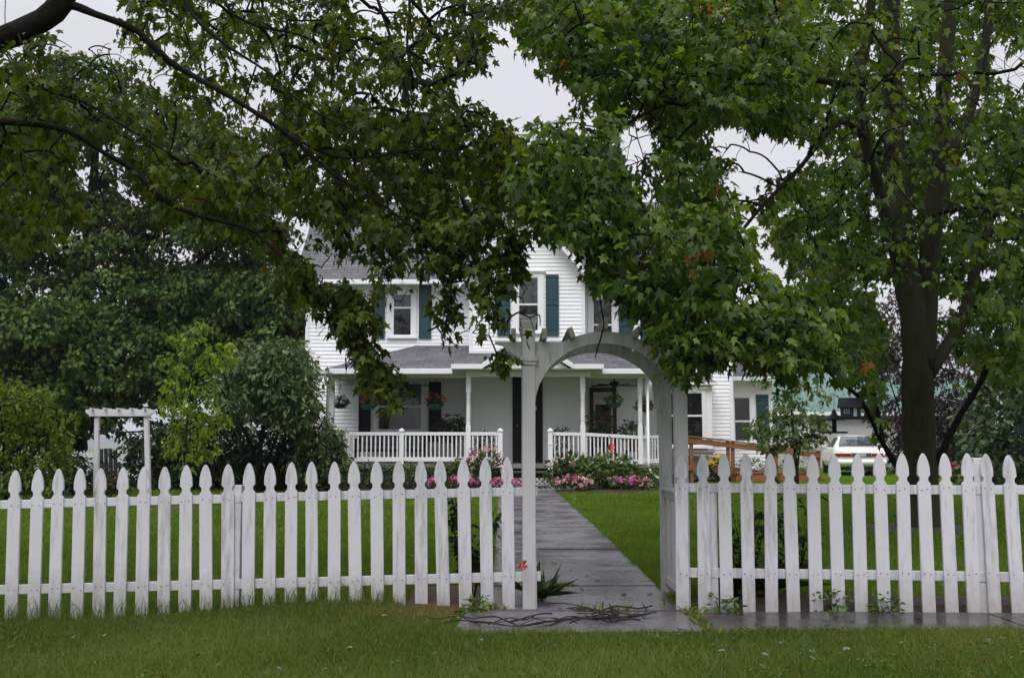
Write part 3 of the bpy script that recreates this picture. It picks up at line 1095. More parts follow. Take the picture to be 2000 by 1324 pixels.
# main roof ----------------------------------------------------------
rx0, rx1 = at(574, 545, 28.55).x, wx1 + 0.32
YE, YRD = 28.55, 31.7
RZ = at(700, 395, YRD).z
YBK = 2 * YRD - YE
mb = MB()
th = 0.14
mb.poly([(rx0, YE, EZ + 0.02), (rx1, YE, EZ + 0.02), (rx1, YRD, RZ), (rx0, YRD, RZ)])
mb.poly([(rx0, YRD, RZ), (rx1, YRD, RZ), (rx1, YBK, EZ + 0.02), (rx0, YBK, EZ + 0.02)])
roof = HP('roof', mb, M_SHINGLE)
mb = MB()
for x in (rx0, rx1):
    for (ya, za, yb, zb) in ((YE, EZ, YRD, RZ - 0.02), (YBK, EZ, YRD, RZ - 0.02)):
        mb.poly([(x, ya, za), (x, yb, zb), (x, yb, zb - 0.2), (x, ya, za - 0.2)])
mb.poly([(rx0, YE, EZ), (rx1, YE, EZ), (rx1, YRD, RZ - 0.03), (rx0, YRD, RZ - 0.03)])
mb.poly([(rx0, YW, EZ - 0.06), (rx1, YW, EZ - 0.06), (rx1, YE, EZ - 0.06), (rx0, YE, EZ - 0.06)])
mb.poly([(wx0, YW, EZ), (wx0, YBK - .4, EZ), (wx0, YRD, RZ - 0.1)]); mb.poly([(wx1, YW, EZ), (wx1, YBK - .4, EZ), (wx1, YRD, RZ - 0.1)])
HP('gable_end', mb, M_TRIM, par=roof)
mb = MB(); mb.box(rx0, gx0 - 0.25, YE - 0.10, YE - 0.002, EZ - 0.115, EZ + 0.015); HP('gutter', mb, M_TRIM, 0.01, roof); mb = MB(); mb.box(gx1 + 0.25, rx1, YE - 0.10, YE - 0.002, EZ - 0.115, EZ + 0.015)
HP('gutter', mb, M_TRIM, 0.01, roof)

# projecting front gable ----------------------------------------------
gez = at(1030, 531, YG).z
gpk = at(1030, 405, YG).z
gcx = (gx0 + gx1) / 2
ghw = (gx1 - gx0) / 2
slope = (gpk - gez) / (ghw + 0.0)
mb = MB()
gxr = lambda z: (gx0, gx1) if z <= gez else (gx0 + (z - gez) / slope, gx1 - (z - gez) / slope)
siding(mb, gxr, 0.62, gpk, YG)
mb.box(gx0, gx1, YG, YW - 0.03, 0.55, gez)
HP('gable_wall', mb, M_SIDING)
mb = MB()
for x in (gx0, gx1):
    mb = MB(); mb.box(x - 0.05, x + 0.05, YG - 0.032, YG + 0.06, 0.62, gez - 0.05)
    HP('corner_board', mb, M_TRIM, 0.004)
mb = MB(); mb.box(gx0 - 0.05, at(975, 685, YG).x, YG - 0.045, YG + 0.01, at(950, 690, YG).z, at(950, 684, YG).z); HP('skirt_board', mb, M_TRIM); mb = MB(); mb.box(at(1085, 685, YG).x, gx1 + .05, YG - 0.045, YG + 0.01, at(950, 690, YG).z, at(950, 684, YG).z)
HP('skirt_board', mb, M_TRIM)
ov = 0.32
mb = MB()
yfr = YG - 0.35
# gable roof planes run back into the main roof
for s in (-1, 1):
    ex = gcx + s * (ghw + ov)
    ez = gez - ov * slope
    mb.poly([(ex, yfr, ez + 0.1), (gcx, yfr, gpk + 0.1), (gcx, YRD - 0.2, gpk + 0.1), (ex, YRD - 0.2, ez + 0.1)][::s])
groof = HP('gable_roof', mb, M_SHINGLE_X)
mb = MB()
for s in (-1, 1):
    ex = gcx + s * (ghw + ov); ez = gez - ov * slope
    mb.prism([(ex, ez - 0.13), (gcx, gpk - 0.13), (gcx, gpk + 0.09), (ex, ez + 0.09)][::s], yfr - 0.02, yfr + 0.03)
    mb.poly([(ex, yfr, ez + 0.05), (gcx, yfr, gpk + 0.05), (gcx, YG, gpk + 0.05), (ex, YG, ez + 0.05)])
HP('rake_board', mb, M_TRIM, par=groof)


# windows ---------------------------------------------------------------
def win(pxs, Y, trim=0.11, mid=0.5, curtain='part', shutters=(), sh_mat=None, head=0.18, cap=True, screen=False, muntin=None):
    x0, y0, x1, y1 = pxs
    a, b = at(x0, y1, Y), at(x1, y0, Y)
    X0, X1, Z0, Z1 = a.x, b.x, a.z, b.z
    m = MB()
    yf = Y - 0.045
    m.box(X0 - trim, X0 - 0.03, yf, Y + 0.01, Z0 - 0.05, Z1 + 0.03)
    m.box(X1 + 0.03, X1 + trim, yf, Y + 0.01, Z0 - 0.05, Z1 + 0.03)
    m.box(X0 - trim, X1 + trim, yf, Y + 0.01, Z1 + 0.03, Z1 + 0.03 + head)
    m.box(X0 - trim - 0.03, X1 + trim + 0.03, yf - 0.05, Y + 0.01, Z0 - 0.11, Z0 - 0.05)
    if cap:
        m.box(X0 - trim - 0.05, X1 + trim + 0.05, yf - 0.05, Y + 0.01, Z1 + 0.03 + head, Z1 + 0.075 + head)
        m.box(X0 - trim - 0.02, X1 + trim + 0.02, yf - 0.025, Y + 0.01, Z1 + head - 0.005, Z1 + 0.03 + head)
        xc = (X0 + X1) / 2
        m.box(xc - 0.06, xc + 0.06, yf - 0.03, yf, Z1 + 0.05, Z1 + head - 0.01)
    w = HP('window', m, M_TRIM, 0.004)
    m = MB()
    zm = Z0 + (Z1 - Z0) * mid
    s = 0.03
    m.box(X0 - s, X0, Y - 0.035, Y, Z0 - 0.05, Z1 + 0.03); m.box(X1, X1 + s, Y - 0.035, Y, Z0 - 0.05, Z1 + 0.03)
    m.box(X0, X1, Y - 0.035, Y, Z1, Z1 + 0.03); m.box(X0, X1, Y - 0.035, Y, Z0 - 0.05, Z0)
    m.box(X0, X1, Y - 0.040, Y - 0.004, zm - 0.025, zm + 0.025)
    if muntin:
        for t in muntin: m.box(X0 + (X1 - X0) * t - 0.01, X0 + (X1 - X0) * t + 0.01, Y - 0.032, Y - 0.02, Z0, zm - 0.025)
    m.build('sash', M_TRIM, w, 0.003)
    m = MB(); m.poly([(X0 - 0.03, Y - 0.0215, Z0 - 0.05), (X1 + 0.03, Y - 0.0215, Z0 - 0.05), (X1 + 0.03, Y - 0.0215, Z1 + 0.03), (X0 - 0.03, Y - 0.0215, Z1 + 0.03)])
    m.build('back_panel', M_INTERIOR_DARK if not screen else M_SCREEN, w)  # opaque sheet behind the glass, interior darkness put into its colour
    W, H = X1 - X0, Z1 - Z0

    def cloth(fn0, fn1, zb, zt, mat, n=14, nm='curtain'):
        mm_ = MB()
        nz_ = 8
        rows = []
        for i in range(nz_ + 1):
            z = zb + (zt - zb) * i / nz_
            t = i / nz_
            l, r = fn0(t), fn1(t)
            rows.append([(l + (r - l) * j / n, Y - 0.0250 + 0.0015 * math.sin(j * 2.2), z) for j in range(n + 1)])
        for i in range(nz_):
            for j in range(n):
                mm_.poly([rows[i][j], rows[i][j + 1], rows[i + 1][j + 1], rows[i + 1][j]], True)
        mm_.build(nm, mat, w)
    if curtain == 'part':      # tied back to both sides
        cloth(lambda t: X0, lambda t: X0 + W * (0.10 + 0.40 * t ** 1.6), Z0, Z1, M_CURTAIN)
        cloth(lambda t: X1 - W * (0.10 + 0.40 * t ** 1.6), lambda t: X1, Z0, Z1, M_CURTAIN)
    elif curtain == 'top':
        cloth(lambda t: X0, lambda t: X1, zm, Z1, M_CURTAIN, 26)
    elif curtain == 'lace':
        cloth(lambda t: X0, lambda t: X1, zm, Z1, M_LACE, 26)
    m = MB(); m.poly([(X0, Y - 0.0165, Z0), (X1, Y - 0.0165, Z0), (X1, Y - 0.0165, Z1), (X0, Y - 0.0165, Z1)])
    # pane sits just in front of the curtain
    for k in range(len(m.v)): m.v[k] = (m.v[k][0], Y - 0.0300, m.v[k][2])
    m.build('pane', M_GLASS, w)
    for (sx0, sy0, sx1, sy1) in shutters:
        p, q = at(sx0, sy1, Y), at(sx1, sy0, Y)
        m = MB()
        m.box(p.x, q.x, Y - 0.040, Y - 0.022, p.z, q.z)
        f = 0.045
        h = (q.z - p.z)
        for (u0, u1) in ((0, 0.05), (0.50, 0.55), (0.95, 1.0)):
            m.box(p.x, q.x, Y - 0.056, Y - 0.0405, p.z + h * u0, p.z + h * u1)
        m.box(p.x, p.x + f, Y - 0.0555, Y - 0.0405, p.z + h * .05, p.z + h * .95); m.box(q.x - f, q.x, Y - 0.0555, Y - 0.0405, p.z + h * .05, p.z + h * .95)
        m.box(p.x + f + 0.03, q.x - f - 0.03, Y - 0.049, Y - 0.0405, p.z + h * .09, p.z + h * .46); m.box(p.x + f + 0.03, q.x - f - 0.03, Y - 0.049, Y - 0.0405, p.z + h * .59, p.z + h * .91)
        HP('shutter', m, sh_mat or M_SHUTTER, 0.003)
    return w


win((769, 553, 803, 654), YW, 0.16, 0.52, 'top', [(728, 553, 753, 662), (818, 553, 843, 662)])
win((1014, 543, 1050, 645), YG, 0.17, 0.49, 'lace', [(971, 537, 997, 656), (1066, 537, 1091, 656)], head=0.13)
win((1160, 586, 1194, 690), YW, 0.17, 0.53, 'top', [(1209, 586, 1233, 690)])
win((1290, 586, 1324, 690), YW, 0.17, 0.53, 'top', [(1339, 586, 1363, 690), (1251, 586, 1275, 690)])
win((740, 750, 823, 838), YW, 0.15, 0.5, 'part', [(700, 746, 725, 862), (837, 746, 862, 862)], M_SHUTTER_D, head=0.05, cap=False)

# dark sided rear wing seen past the left corner
mb = MB()
siding(mb, lambda z: (at(568, 650, 34).x, wx0 + 0.4), 0.3, at(580, 625, 34).z, 34.0, 0.16)
mb.box(at(568, 650, 34).x, wx0 + 0.4, 34.0, 36, 0.2, at(580, 625, 34).z)
HP('rear_wing', mb, plain('dark blue grey siding', (0.030, 0.032, 0.042), 0.6, 0.15, 2))

# right lean-to extension
YX = 30.2
ex1 = at(1507, 800, YX).x
ez1 = at(1450, 742, YX).z
mb = MB(); siding(mb, lambda z: (wx1 + 0.01, ex1), 0.32, ez1, YX); mb.box(wx1 + 0.01, ex1, YX, YX + 4, 0.1, ez1); HP('extension_wall', mb, M_SIDING)
mb = MB(); mb.box(ex1 - 0.12, ex1 + 0.02, YX - 0.035, YX + 0.05, 0.3, ez1 - 0.02); mb.box(wx1 + 0.06, ex1 - 0.121, YX - 0.034, YX - 0.0215, ez1 - 0.42, ez1 - 0.02); HP('corner_board', mb, M_TRIM)
mb = MB()
tz = at(1450, 690, YX + 2.0).z
mb.poly([(wx1 + 0.02, YX - 0.35, ez1 + 0.06), (ex1 + 0.3, YX - 0.35, ez1 + 0.06), (ex1 + 0.3, YX + 2.2, tz + 0.1), (wx1 + 0.02, YX + 2.2, tz + 0.1)])
mb.poly([(wx1 + 0.02, YX + 4.7, ez1 + 0.06), (wx1 + 0.02, YX + 2.2, tz + 0.1), (ex1 + 0.3, YX + 2.2, tz + 0.1), (ex1 + 0.3, YX + 4.7, ez1 + 0.06)])
mb.poly([(ex1, YX, ez1), (ex1, YX + 4, ez1), (ex1, YX + 2.2, tz)])
xroof = HP('extension_roof', mb, M_SHINGLE)
mb = MB(); mb.box(wx1 + 0.06, ex1 + 0.3, YX - 0.46, YX - 0.352, ez1 - 0.05, ez1 + 0.07); mb.box(wx1 + 0.06, ex1 + 0.3, YX - 0.352, YX - 0.002, ez1 - 0.01, ez1 + 0.01); mb.build('gutter', M_TRIM, xroof, 0.01)
win((1436, 777, 1463, 860), YX, 0.15, 0.45, 'none', [(1478, 771, 1500, 864)], None, head=0.10, cap=False, screen=True)

# box bay with the dark window right of the arch
YBW = 28.4
bx0, bx1 = at(1288, 800, YBW).x, at(1391, 800, YBW).x
bz1 = at(1350, 748, YBW).z
mb = MB(); mb.box(bx0, bx1, YBW, YW - 0.03, at(1350, 890, YBW).z, bz1); HP('bay_wall', mb, M_TRIM, 0.004)
mb = MB()
bt = at(1350, 738, YBW - 0.15).z
mb.poly([(bx0 - 0.12, YBW - 0.15, bz1 + 0.02), (bx1 + 0.12, YBW - 0.15, bz1 + 0.02), (bx1 - 0.25, YW - 0.03, bz1 + 0.34), (bx0 + 0.25, YW - 0.03, bz1 + 0.34)])
mb.poly([(bx1 + 0.12, YBW - 0.15, bz1 + 0.02), (bx1 + 0.12, YW - 0.03, bz1 + 0.02), (bx1 - 0.25, YW - 0.03, bz1 + 0.34)])
mb.poly([(bx0 - 0.12, YW - 0.03, bz1 + 0.02), (bx0 - 0.12, YBW - 0.15, bz1 + 0.02), (bx0 + 0.25, YW - 0.03, bz1 + 0.34)])
HP('bay_roof', mb, M_SHINGLE)
mb = MB(); mb.box(bx0 - 0.13, bx1 + 0.13, YBW - 0.16, YW - 0.03, bz1 - 0.06, bz1 + 0.015); HP('bay_cornice', mb, M_TRIM, 0.006)
mb = MB(); mb.box(bx0 - 0.03, bx1 + 0.03, YBW - 0.06, YW - 0.03, at(1350, 884, YBW).z, at(1350, 876, YBW).z); HP('bay_sill', mb, plain('grey sill', (0.22, 0.22, 0.24), .6), 0.006)
win((1343, 768, 1370, 868), YBW, 0.10, 0.56, 'none', [], head=0.10, cap=True, screen=True)
win((1299, 768, 1326, 868), YBW, 0.10, 0.56, 'none', [], head=0.10, cap=True, screen=True)

# porch -------------------------------------------------------------------
FZ = at(900, 906, 26.4).z            # porch floor
CZ = at(900, 738, 26.5).z            # ceiling / underside of the beam
GZ = at(800, 722, 26.1).z            # eave
px0, px1 = at(648, 800, YP).x, at(1262, 800, YP).x
mb = MB(); mb.box(px0 - 0.1, gx0 - 0.03, 26.35, YW - 0.03, FZ - 0.1, FZ); mb.box(gx0 - 0.028, gx1 + 0.028, 26.1, YG - 0.03, FZ - 0.1, FZ); mb.box(gx1 + 0.03, px1 + 0.35, 26.35, YW - 0.03, FZ - 0.1, FZ)
porch_f = HP('porch_floor', mb, M_DECK)
mb = MB(); mb.box(px0 - 0.05, px1 + 0.3, 26.42, 26.46, 0.0, FZ - 0.1); HP('porch_shade_board', mb, plain('painted porch shade', (0.016, 0.016, 0.017), 0.8))  # dark-coloured board standing in for the shaded space under the floor
mb = MB(); mb.box(px0 - 0.2, px1 + 0.35, 26.3, YW - 0.05, CZ + 0.16, CZ + 0.2); HP('porch_ceiling', mb, M_CEIL)
mb = MB()
mb.box(px0 - 0.1, gx0 - 0.05, YP - 0.07, YP + 0.07, CZ, CZ + 0.158); mb.box(gx1 + 0.06, px1 + 0.2, YP - 0.07, YP + 0.07, CZ - 0.01, CZ + 0.148)
mb.box(px0 - 0.1, px0 + 0.04, YP + 0.071, YW - 0.04, CZ, CZ + 0.158); mb.box(px1 + 0.06, px1 + 0.2, YP + 0.071, YW - 0.04, CZ, CZ + 0.158)
mb.box(gx0 - 0.049, gx1 + 0.059, YP - 0.38, YP - 0.24, CZ + 0.01, CZ + 0.158)
mb.box(gx0 - 0.049, gx0 + 0.09, YP - 0.239, YP + 0.07, CZ + 0.01, CZ + 0.157); mb.box(gx1 - 0.08, gx1 + 0.059, YP - 0.239, YP + 0.07, CZ + 0.01, CZ + 0.157)
HP('porch_beam', mb, M_TRIM, 0.004)
e0, e1 = at(624, 722, 26.1).x, at(1296, 728, 26.1).x
TZ = at(815, 675, YW).z
t0, t1 = at(812, 675, YW).x, at(1215, 675, YW).x
mb = MB()
mb.poly([(e0, 26.1, GZ), (e1, 26.1, GZ), (t1, YW - 0.02, TZ), (t0, YW - 0.02, TZ)])
mb.poly([(e0, YW - 0.02, GZ + 0.01), (e0, 26.1, GZ), (t0, YW - 0.02, TZ)])
mb.poly([(e1, 26.1, GZ), (e1, YW - 0.02, GZ + 0.01), (t1, YW - 0.02, TZ)])
proof = HP('porch_roof', mb, M_SHINGLE)
b0, b1 = at(883, 716, 25.75).x, at(1177, 716, 25.75).x
mb = MB()
mb.box(e0 - 0.02, b0 - 0.0, 26.0, 26.098, GZ - 0.115, GZ + 0.015); mb.box(b1, e1 + 0.02, 26.0, 26.098, GZ - 0.115, GZ + 0.015)
mb.box(e0 - 0.1, e0 - 0.001, 26.0, YW - 0.05, GZ - 0.11, GZ + 0.012)
mb.build('gutter', M_TRIM, proof, 0.012)
mb = MB(); mb.box(e0, e1, 26.1, YW - 0.06, GZ - 0.05, GZ - 0.03); mb.build('soffit', M_CEIL, proof)
# entry bay and its small pediment
bz = at(915, 713, 25.75).z
mb = MB()
sl = (TZ - GZ) / (YW - 26.1)
def zroof(y): return GZ + (y - 26.1) * sl
yj = 26.9
mb.poly([(b0, 25.75, bz + 0.01), (b1, 25.75, bz + 0.01), (b1 - 0.5, yj, zroof(yj) + 0.03), (b0 + 0.5, yj, zroof(yj) + 0.03)])
mb.poly([(b0, 26.3, bz - 0.0), (b0, 25.75, bz + 0.01), (b0 + 0.5, yj, zroof(yj) + 0.03)]); mb.poly([(b1, 25.75, bz + 0.01), (b1, 26.3, bz), (b1 - 0.5, yj, zroof(yj) + 0.03)])
p0, p1 = at(950, 713, 25.72).x, at(1110, 713, 25.72).x
pc = (p0 + p1) / 2
ppk = at(1030, 660, 25.72).z
mb.poly([(p0 - 0.08, 25.62, bz), (pc, 25.62, ppk + 0.06), (pc, 27.98, ppk + 0.06), (p0 - 0.08, 27.0, bz + 0.2)])
mb.poly([(pc, 25.62, ppk + 0.06), (p1 + 0.08, 25.62, bz), (p1 + 0.08, 27.0, bz + 0.2), (pc, 27.98, ppk + 0.06)])
er = HP('entry_roof', mb, M_SHINGLE)
mb = MB()
mb.box(b0 - 0.02, p0 - 0.08, 25.65, 25.748, bz - 0.10, bz + 0.02); mb.box(p1 + 0.08, b1 + 0.02, 25.65, 25.748, bz - 0.10, bz + 0.02)
mb.box(b0 - 0.02, b0 + 0.07, 25.75, 26.2, bz - 0.10, bz + 0.01)
mb.box(b0, b1, 25.75, 26.3, bz - 0.11, bz - 0.08)
for s, xx in ((1, p0), (-1, p1)):
    mb.prism([(xx - s * 0.1, bz - 0.09), (pc, ppk - 0.09), (pc, ppk + 0.05), (xx - s * 0.1, bz + 0.05)][::s], 25.60, 25.66)
mb.prism([(p0, bz - 0.08), (p1, bz - 0.08), (pc, ppk - 0.02)], 25.72, 25.76)
mb.build('pediment', M_TRIM, er, 0.004)

# posts, rails and balusters
def turned_post(px, Y, pbase=912, ptop=736, rail_z=None):
    x = at(px, 800, Y).x
    z0, z1 = FZ - 0.02, CZ + 0.012
    m = MB()
    s = 0.062
    m.box(x - s, x + s, Y - s, Y + s, z0, z0 + 0.98)
    m.box(x - s, x + s, Y - s, Y + s, z1 - 0.42, z1)
    za, zb = z0 + 0.98, z1 - 0.42
    h = zb - za
    m.lathe([(0.064, za), (0.064, za + .02), (0.052, za + .035), (0.062, za + .07), (0.050, za + .095), (0.060, za + .14), (0.057, za + h * .5), (0.051, zb - .14), (0.061, zb - .11), (0.050, zb - .085), (0.063, zb - .05), (0.052, zb - .025), (0.064, zb)], (x, Y, 0), 14)
    HP('porch_post', m, M_WHITE, 0.003)
    return x


turned_post(915, 26.18); turned_post(1138, 26.18)
turned_post(1250, YP); turned_post(1263, YP + 0.55)
mb = MB(); mb.box(px0 - 0.09, px0 + 0.06, YP - 0.08, YP + 0.08, FZ - 0.02, CZ + 0.0); HP('porch_post', mb, M_WHITE, 0.004)
mb = MB()
dpx = px0 - 0.11
mb.tube([(dpx, 26.05, GZ - 0.1), (dpx, 26.07, GZ - 0.2), (dpx + 0.02, 26.36, GZ - 0.42), (dpx + 0.02, 26.38, 0.2)], 0.035, 8)
HP('downspout', mb, M_WHITE)
mb = MB(); q0 = at(1268, 905, 26.2); mb.tube([(q0.x, 26.35, CZ), (q0.x, 26.35, FZ - .02), (q0.x + 0.05, 26.3, FZ - 0.2), (q0.x + 0.30, 26.1, FZ - 0.42)], 0.035, 8); HP('downspout', mb, M_WHITE)


def newel(px, y0, y1, Y, low=False):
    a, b = at(px, y1, Y), at(px, y0, Y)
    m = MB(); s = 0.058
    m.box(a.x - s, a.x + s, Y - s, Y + s, a.z, b.z - 0.10)
    if low: m.box(a.x - s - .012, a.x + s + .012, Y - s - .012, Y + s + .012, at(px, 869, Y).z, at(px, 866, Y).z)
    q = math.sqrt(2)
    m.lathe([(s * q, b.z - 0.10), (s * q * 1.25, b.z - 0.085), (s * q * 1.25, b.z - 0.05), (s * q * 0.8, b.z - 0.03), (s * q * .5, b.z - .01), (0.01, b.z)], (a.x, Y, 0), 4)
    HP('newel_post', m, M_WHITE, 0.003)


def railing(pa, pb, ya, yb, top=(847, 847), bot=(897, 897), n=12):
    a, b = at(pa, top[0], ya), at(pb, top[1], yb)
    c, d = at(pa, bot[0], ya), at(pb, bot[1], yb)
    m = MB(); m.bar(a, b, 0.065, 0.085)
    r = HP('railing', m, M_WHITE, 0.006)
    m = MB(); m.bar(c, d, 0.05, 0.11); m.build('bottom_rail', M_WHITE, r, 0.006)
    for k in range(n):
        t = (k + 0.5) / n
        p, q_ = c.lerp(d, t), a.lerp(b, t)
        m = MB(); s = 0.0175
        m.box(p.x - s, p.x + s, p.y - s, p.y + s, p.z + 0.05, q_.z - 0.035)
        m.build('baluster', M_WHITE, r)


railing(652, 780, YP, YP, n=15)
newel(784, 836, 912, YP)
railing(788, 912, YP, 26.3, n=15)
railing(919, 974, 26.18, 26.15, n=6)
newel(977, 836, 912, 26.12)
newel(1075, 836, 950, 26.05, True)
railing(1079, 1134, 26.1, 26.18, (847, 848), (897, 899), n=6)
railing(1142, 1246, 26.18, YP, (848, 854), (899, 902), n=14)
railing(1254, 1262, YP, YP + .5, (854, 853), (902, 900), n=3)
railing(1266, 1288, YP + .55, YP + .55, (853, 853), (900, 900), n=4)
# stairs and the lattice beneath the porch
mb = MB()
s0, s1 = at(984, 900, 26.0).x, at(1070, 900, 26.0).x
for k in range(3):
    z = FZ - 0.165 * (k + 1)
    mb.box(s0, s1, 26.1 - 0.28 * (k + 1), 26.1 - 0.28 * k, z - 0.05, z)
    mb.box(s0 + .03, s1 - .03, 26.1 - 0.28 * k - 0.06, 26.1 - 0.28 * k - 0.045, max(z - 0.165, 0.0), z - 0.05)
HP('porch_steps', mb, plain('dark stair boards', (0.06, 0.056, 0.056), 0.5, 0.25, 3), 0.004)
mb = MB()
for i in range(16):
    for s in (-1, 1):
        x = at(960, 930, 25.2).x + i * 0.13
        mb.bar((x, 25.28 + (0.012 if s > 0 else 0), 0.02), (x + s * 0.36, 25.28 + (0.012 if s > 0 else 0), 0.30), 0.012, 0.04)
HP('lattice', mb, plain('grey lattice', (0.42, 0.42, 0.42), 0.6))
# front door and the side porch door
mb = MB()
d0, d1 = at(1001, 905, YG).x, at(1060, 905, YG).x
mb.box(d0 - 0.0, d0 + 0.05, YG - 0.06, YG - 0.022, FZ, CZ + 0.14); mb.box(d1 - 0.05, d1, YG - 0.06, YG - 0.022, FZ, CZ + 0.14); mb.box(d0 + .05, d1 - .05, YG - 0.06, YG - 0.022, CZ + 0.06, CZ + 0.14)
door = HP('front_door', mb, M_DARK, 0.004)
mb = MB(); mb.box(d0 + 0.05, d1 - 0.05, YG - 0.04, YG - 0.0225, FZ + 0.01, CZ + 0.06)
for (u0, u1, w0, w1) in ((.12, .45, .08, .40), (.55, .88, .08, .40), (.12, .45, .47, .93), (.55, .88, .47, .93)):
    W_, H_ = d1 - d0 - .1, CZ + .05 - FZ
    mb.box(d0 + .05 + W_ * u0, d0 + .05 + W_ * u1, YG - 0.047, YG - 0.0405, FZ + H_ * w0, FZ + H_ * w1)
mb.build('door_leaf', plain('black door', (0.006, 0.007, 0.007), 0.5, spec=.25), door, 0.003)
mb = MB(); mb.lathe([(0.012, 0), (0.03, .02), (0.03, .045), (0.008, .06)], (0, 0, 0), 10, Matrix.Translation((d0 + .13, YG - 0.041, FZ + 1.0)) @ Matrix.Rotation(R(90), 4, 'X')); mb.build('door_knob', plain('brass', (0.4, 0.28, 0.08), .3, metal=1), door)
M_BROWN = plain('dark brown door frame', (0.020, 0.016, 0.014), 0.5)
k0, k1 = at(1152, 900, YW).x, at(1205, 900, YW).x
kz = at(1150, 757, YW).z
mb = MB()
mb.box(k0, k0 + 0.11, YW - 0.06, YW - 0.0215, FZ, kz); mb.box(k1 - 0.11, k1, YW - 0.06, YW - 0.0215, FZ, kz); mb.box(k0 + .11, k1 - .11, YW - 0.06, YW - 0.0215, kz - 0.13, kz)
d2 = HP('side_door', mb, M_BROWN, 0.004)
mb = MB(); mb.box(k0 + .11, k1 - .11, YW - 0.045, YW - 0.022, FZ, kz - 0.13); mb.build('door_leaf', plain('pale door', (0.55, 0.55, 0.55), .5), d2)
mb = MB(); gz0, gz1 = at(1170, 872, YW).z, at(1170, 790, YW).z
mb.box(k0 + .16, k1 - .16, YW - 0.052, YW - 0.0455, gz0, gz1); mb.build('door_glass', plain('dark glass', (0.012, 0.012, 0.014), .08), d2)

# ------------------------------------------------------------------ garage with the green metal roof
ga = empty('garage', (15, 50, 0), 0, 'pale garage with a teal green metal roof behind the white car', 'garage')
YGA = 48.0
g0, g1 = at(1440, 800, YGA).x, 22.0
gz = at(1550, 805, YGA).z
mb = MB(); mb.box(g0, g1, YGA, YGA + 3.6, 0, gz + 0.02); mb.build('wall', plain('pale grey wall', (0.40, 0.385, 0.375), 0.7, 0.06, 2), ga)
N = NT('green metal roofing')
g_ = N.node('ShaderNodeTexCoord').outputs['Object']
w_ = N.node('ShaderNodeTexWave'); w_.inputs['Scale'].default_value = 0.7; w_.inputs['Distortion'].default_value = 0; N.link(g_, w_.inputs['Vector'])
c = N.mix(N.noise(g_, 0.8, 4), (0.070, 0.132, 0.112), (0.090, 0.160, 0.135))
N.color(c); N.rough(0.6); N.bump(w_.outputs['Fac'], 0.4, 0.02)
mb = MB()
rz = at(1550, 728, YGA + 1.6).z
mb.poly([(g0 - .3, YGA - 0.4, gz), (g1 + .3, YGA - 0.4, gz), (g1 + .3, YGA + 1.8, rz), (g0 - .3, YGA + 1.8, rz)])
mb.poly([(g0 - .3, YGA + 1.8, rz), (g1 + .3, YGA + 1.8, rz), (g1 + .3, YGA + 4.0, gz), (g0 - .3, YGA + 4.0, gz)])
for k in range(0, 40):
    x = g0 - 0.2 + k * 0.3
    if x > g1: break
    mb.bar((x, YGA - 0.4, gz + 0.012), (x, YGA + 1.8, rz + 0.012), 0.02, 0.014)
mb.build('roof', N.m, ga)
mb = MB(); mb.box(g0 - .3, g1 + .3, YGA - 0.44, YGA - 0.402, gz - 0.16, gz + 0.01); mb.build('fascia', M_TRIM, ga)
mb = MB(); x_ = at(1572, 840, YGA).x
mb.box(x_ - 0.35, x_ + 0.25, YGA - 0.04, YGA - 0.002, at(1572, 850, YGA).z, at(1572, 812, YGA).z); mb.build('window', M_TRIM, ga)
mb = MB(); mb.box(x_ + 0.9, x_ + 3.4, YGA - 0.05, YGA - 0.002, 0.05, gz - 0.35)
for k in range(4): mb.box(x_ + 0.95, x_ + 3.35, YGA - 0.056, YGA - 0.0505, 0.12 + k * 0.48, 0.52 + k * 0.48)
mb.build('garage_door', plain('white garage door', (0.47, 0.46, 0.46), .5, .04), ga)

# ------------------------------------------------------------------ white car
cc = at(1684, 928, 36.0)
car = empty('parked_car', (cc.x, 36.0, ghf(cc.x, 36.0)), R(-11), 'white sedan parked with its rear to the garden, by the garage', 'car')
N = NT('white car paint')
N.color((0.78, 0.77, 0.75)); N.rough(0.25); N.set(Coat_Weight=0.6, Coat_Roughness=0.05)
M_CAR = N.m
M_CGLASS = plain('car glass', (0.035, 0.050, 0.055), 0.06, 0.05)
M_RED = plain('red lamp', (0.22, 0.010, 0.010), 0.2, 0.1, spec=0.6)
M_RUBBER = plain('tyre rubber', (0.015, 0.015, 0.015), 0.8)
M_CHROME = plain('wheel alloy', (0.35, 0.35, 0.36), 0.3, 0.1, metal=0.9)
st = [(0.00, .66, .44, .74, .78), (0.03, .78, .36, .84, .89), (0.12, .87, .30, .92, .965), (0.28, .915, .28, .94, .985), (0.55, .93, .26, .95, 1.0), (1.1, .935, .23, .95, .985), (2.5, .935, .22, .93, .96), (3.6, .93, .23, .91, .95), (4.35, .90, .26, .82, .88), (4.82, .84, .3, .68, .75), (5.0, .72, .38, .58, .62)]
mb = MB()
rows = []
for (y, w, zb, zs, zt) in st:
    half = [(0.0, zb), (0.78 * w, zb), (0.95 * w, zb + .09), (w, zb + .26), (w * 0.995, zs - .14), (0.955 * w, zs - .03), (0.86 * w, zt - .012), (0.4 * w, zt + .004), (0, zt + .01)]
    full = half + [(-x, z) for x, z in half[-2:0:-1]]
    rows.append([(x, y, z) for x, z in full])
k = len(rows[0])
for i in range(len(rows) - 1):
    for j in range(k):
        mb.poly([rows[i][j], rows[i][(j + 1) % k], rows[i + 1][(j + 1) % k], rows[i + 1][j]][::-1], True)
mb.poly(rows[0][::1]); mb.poly(rows[-1][::-1])
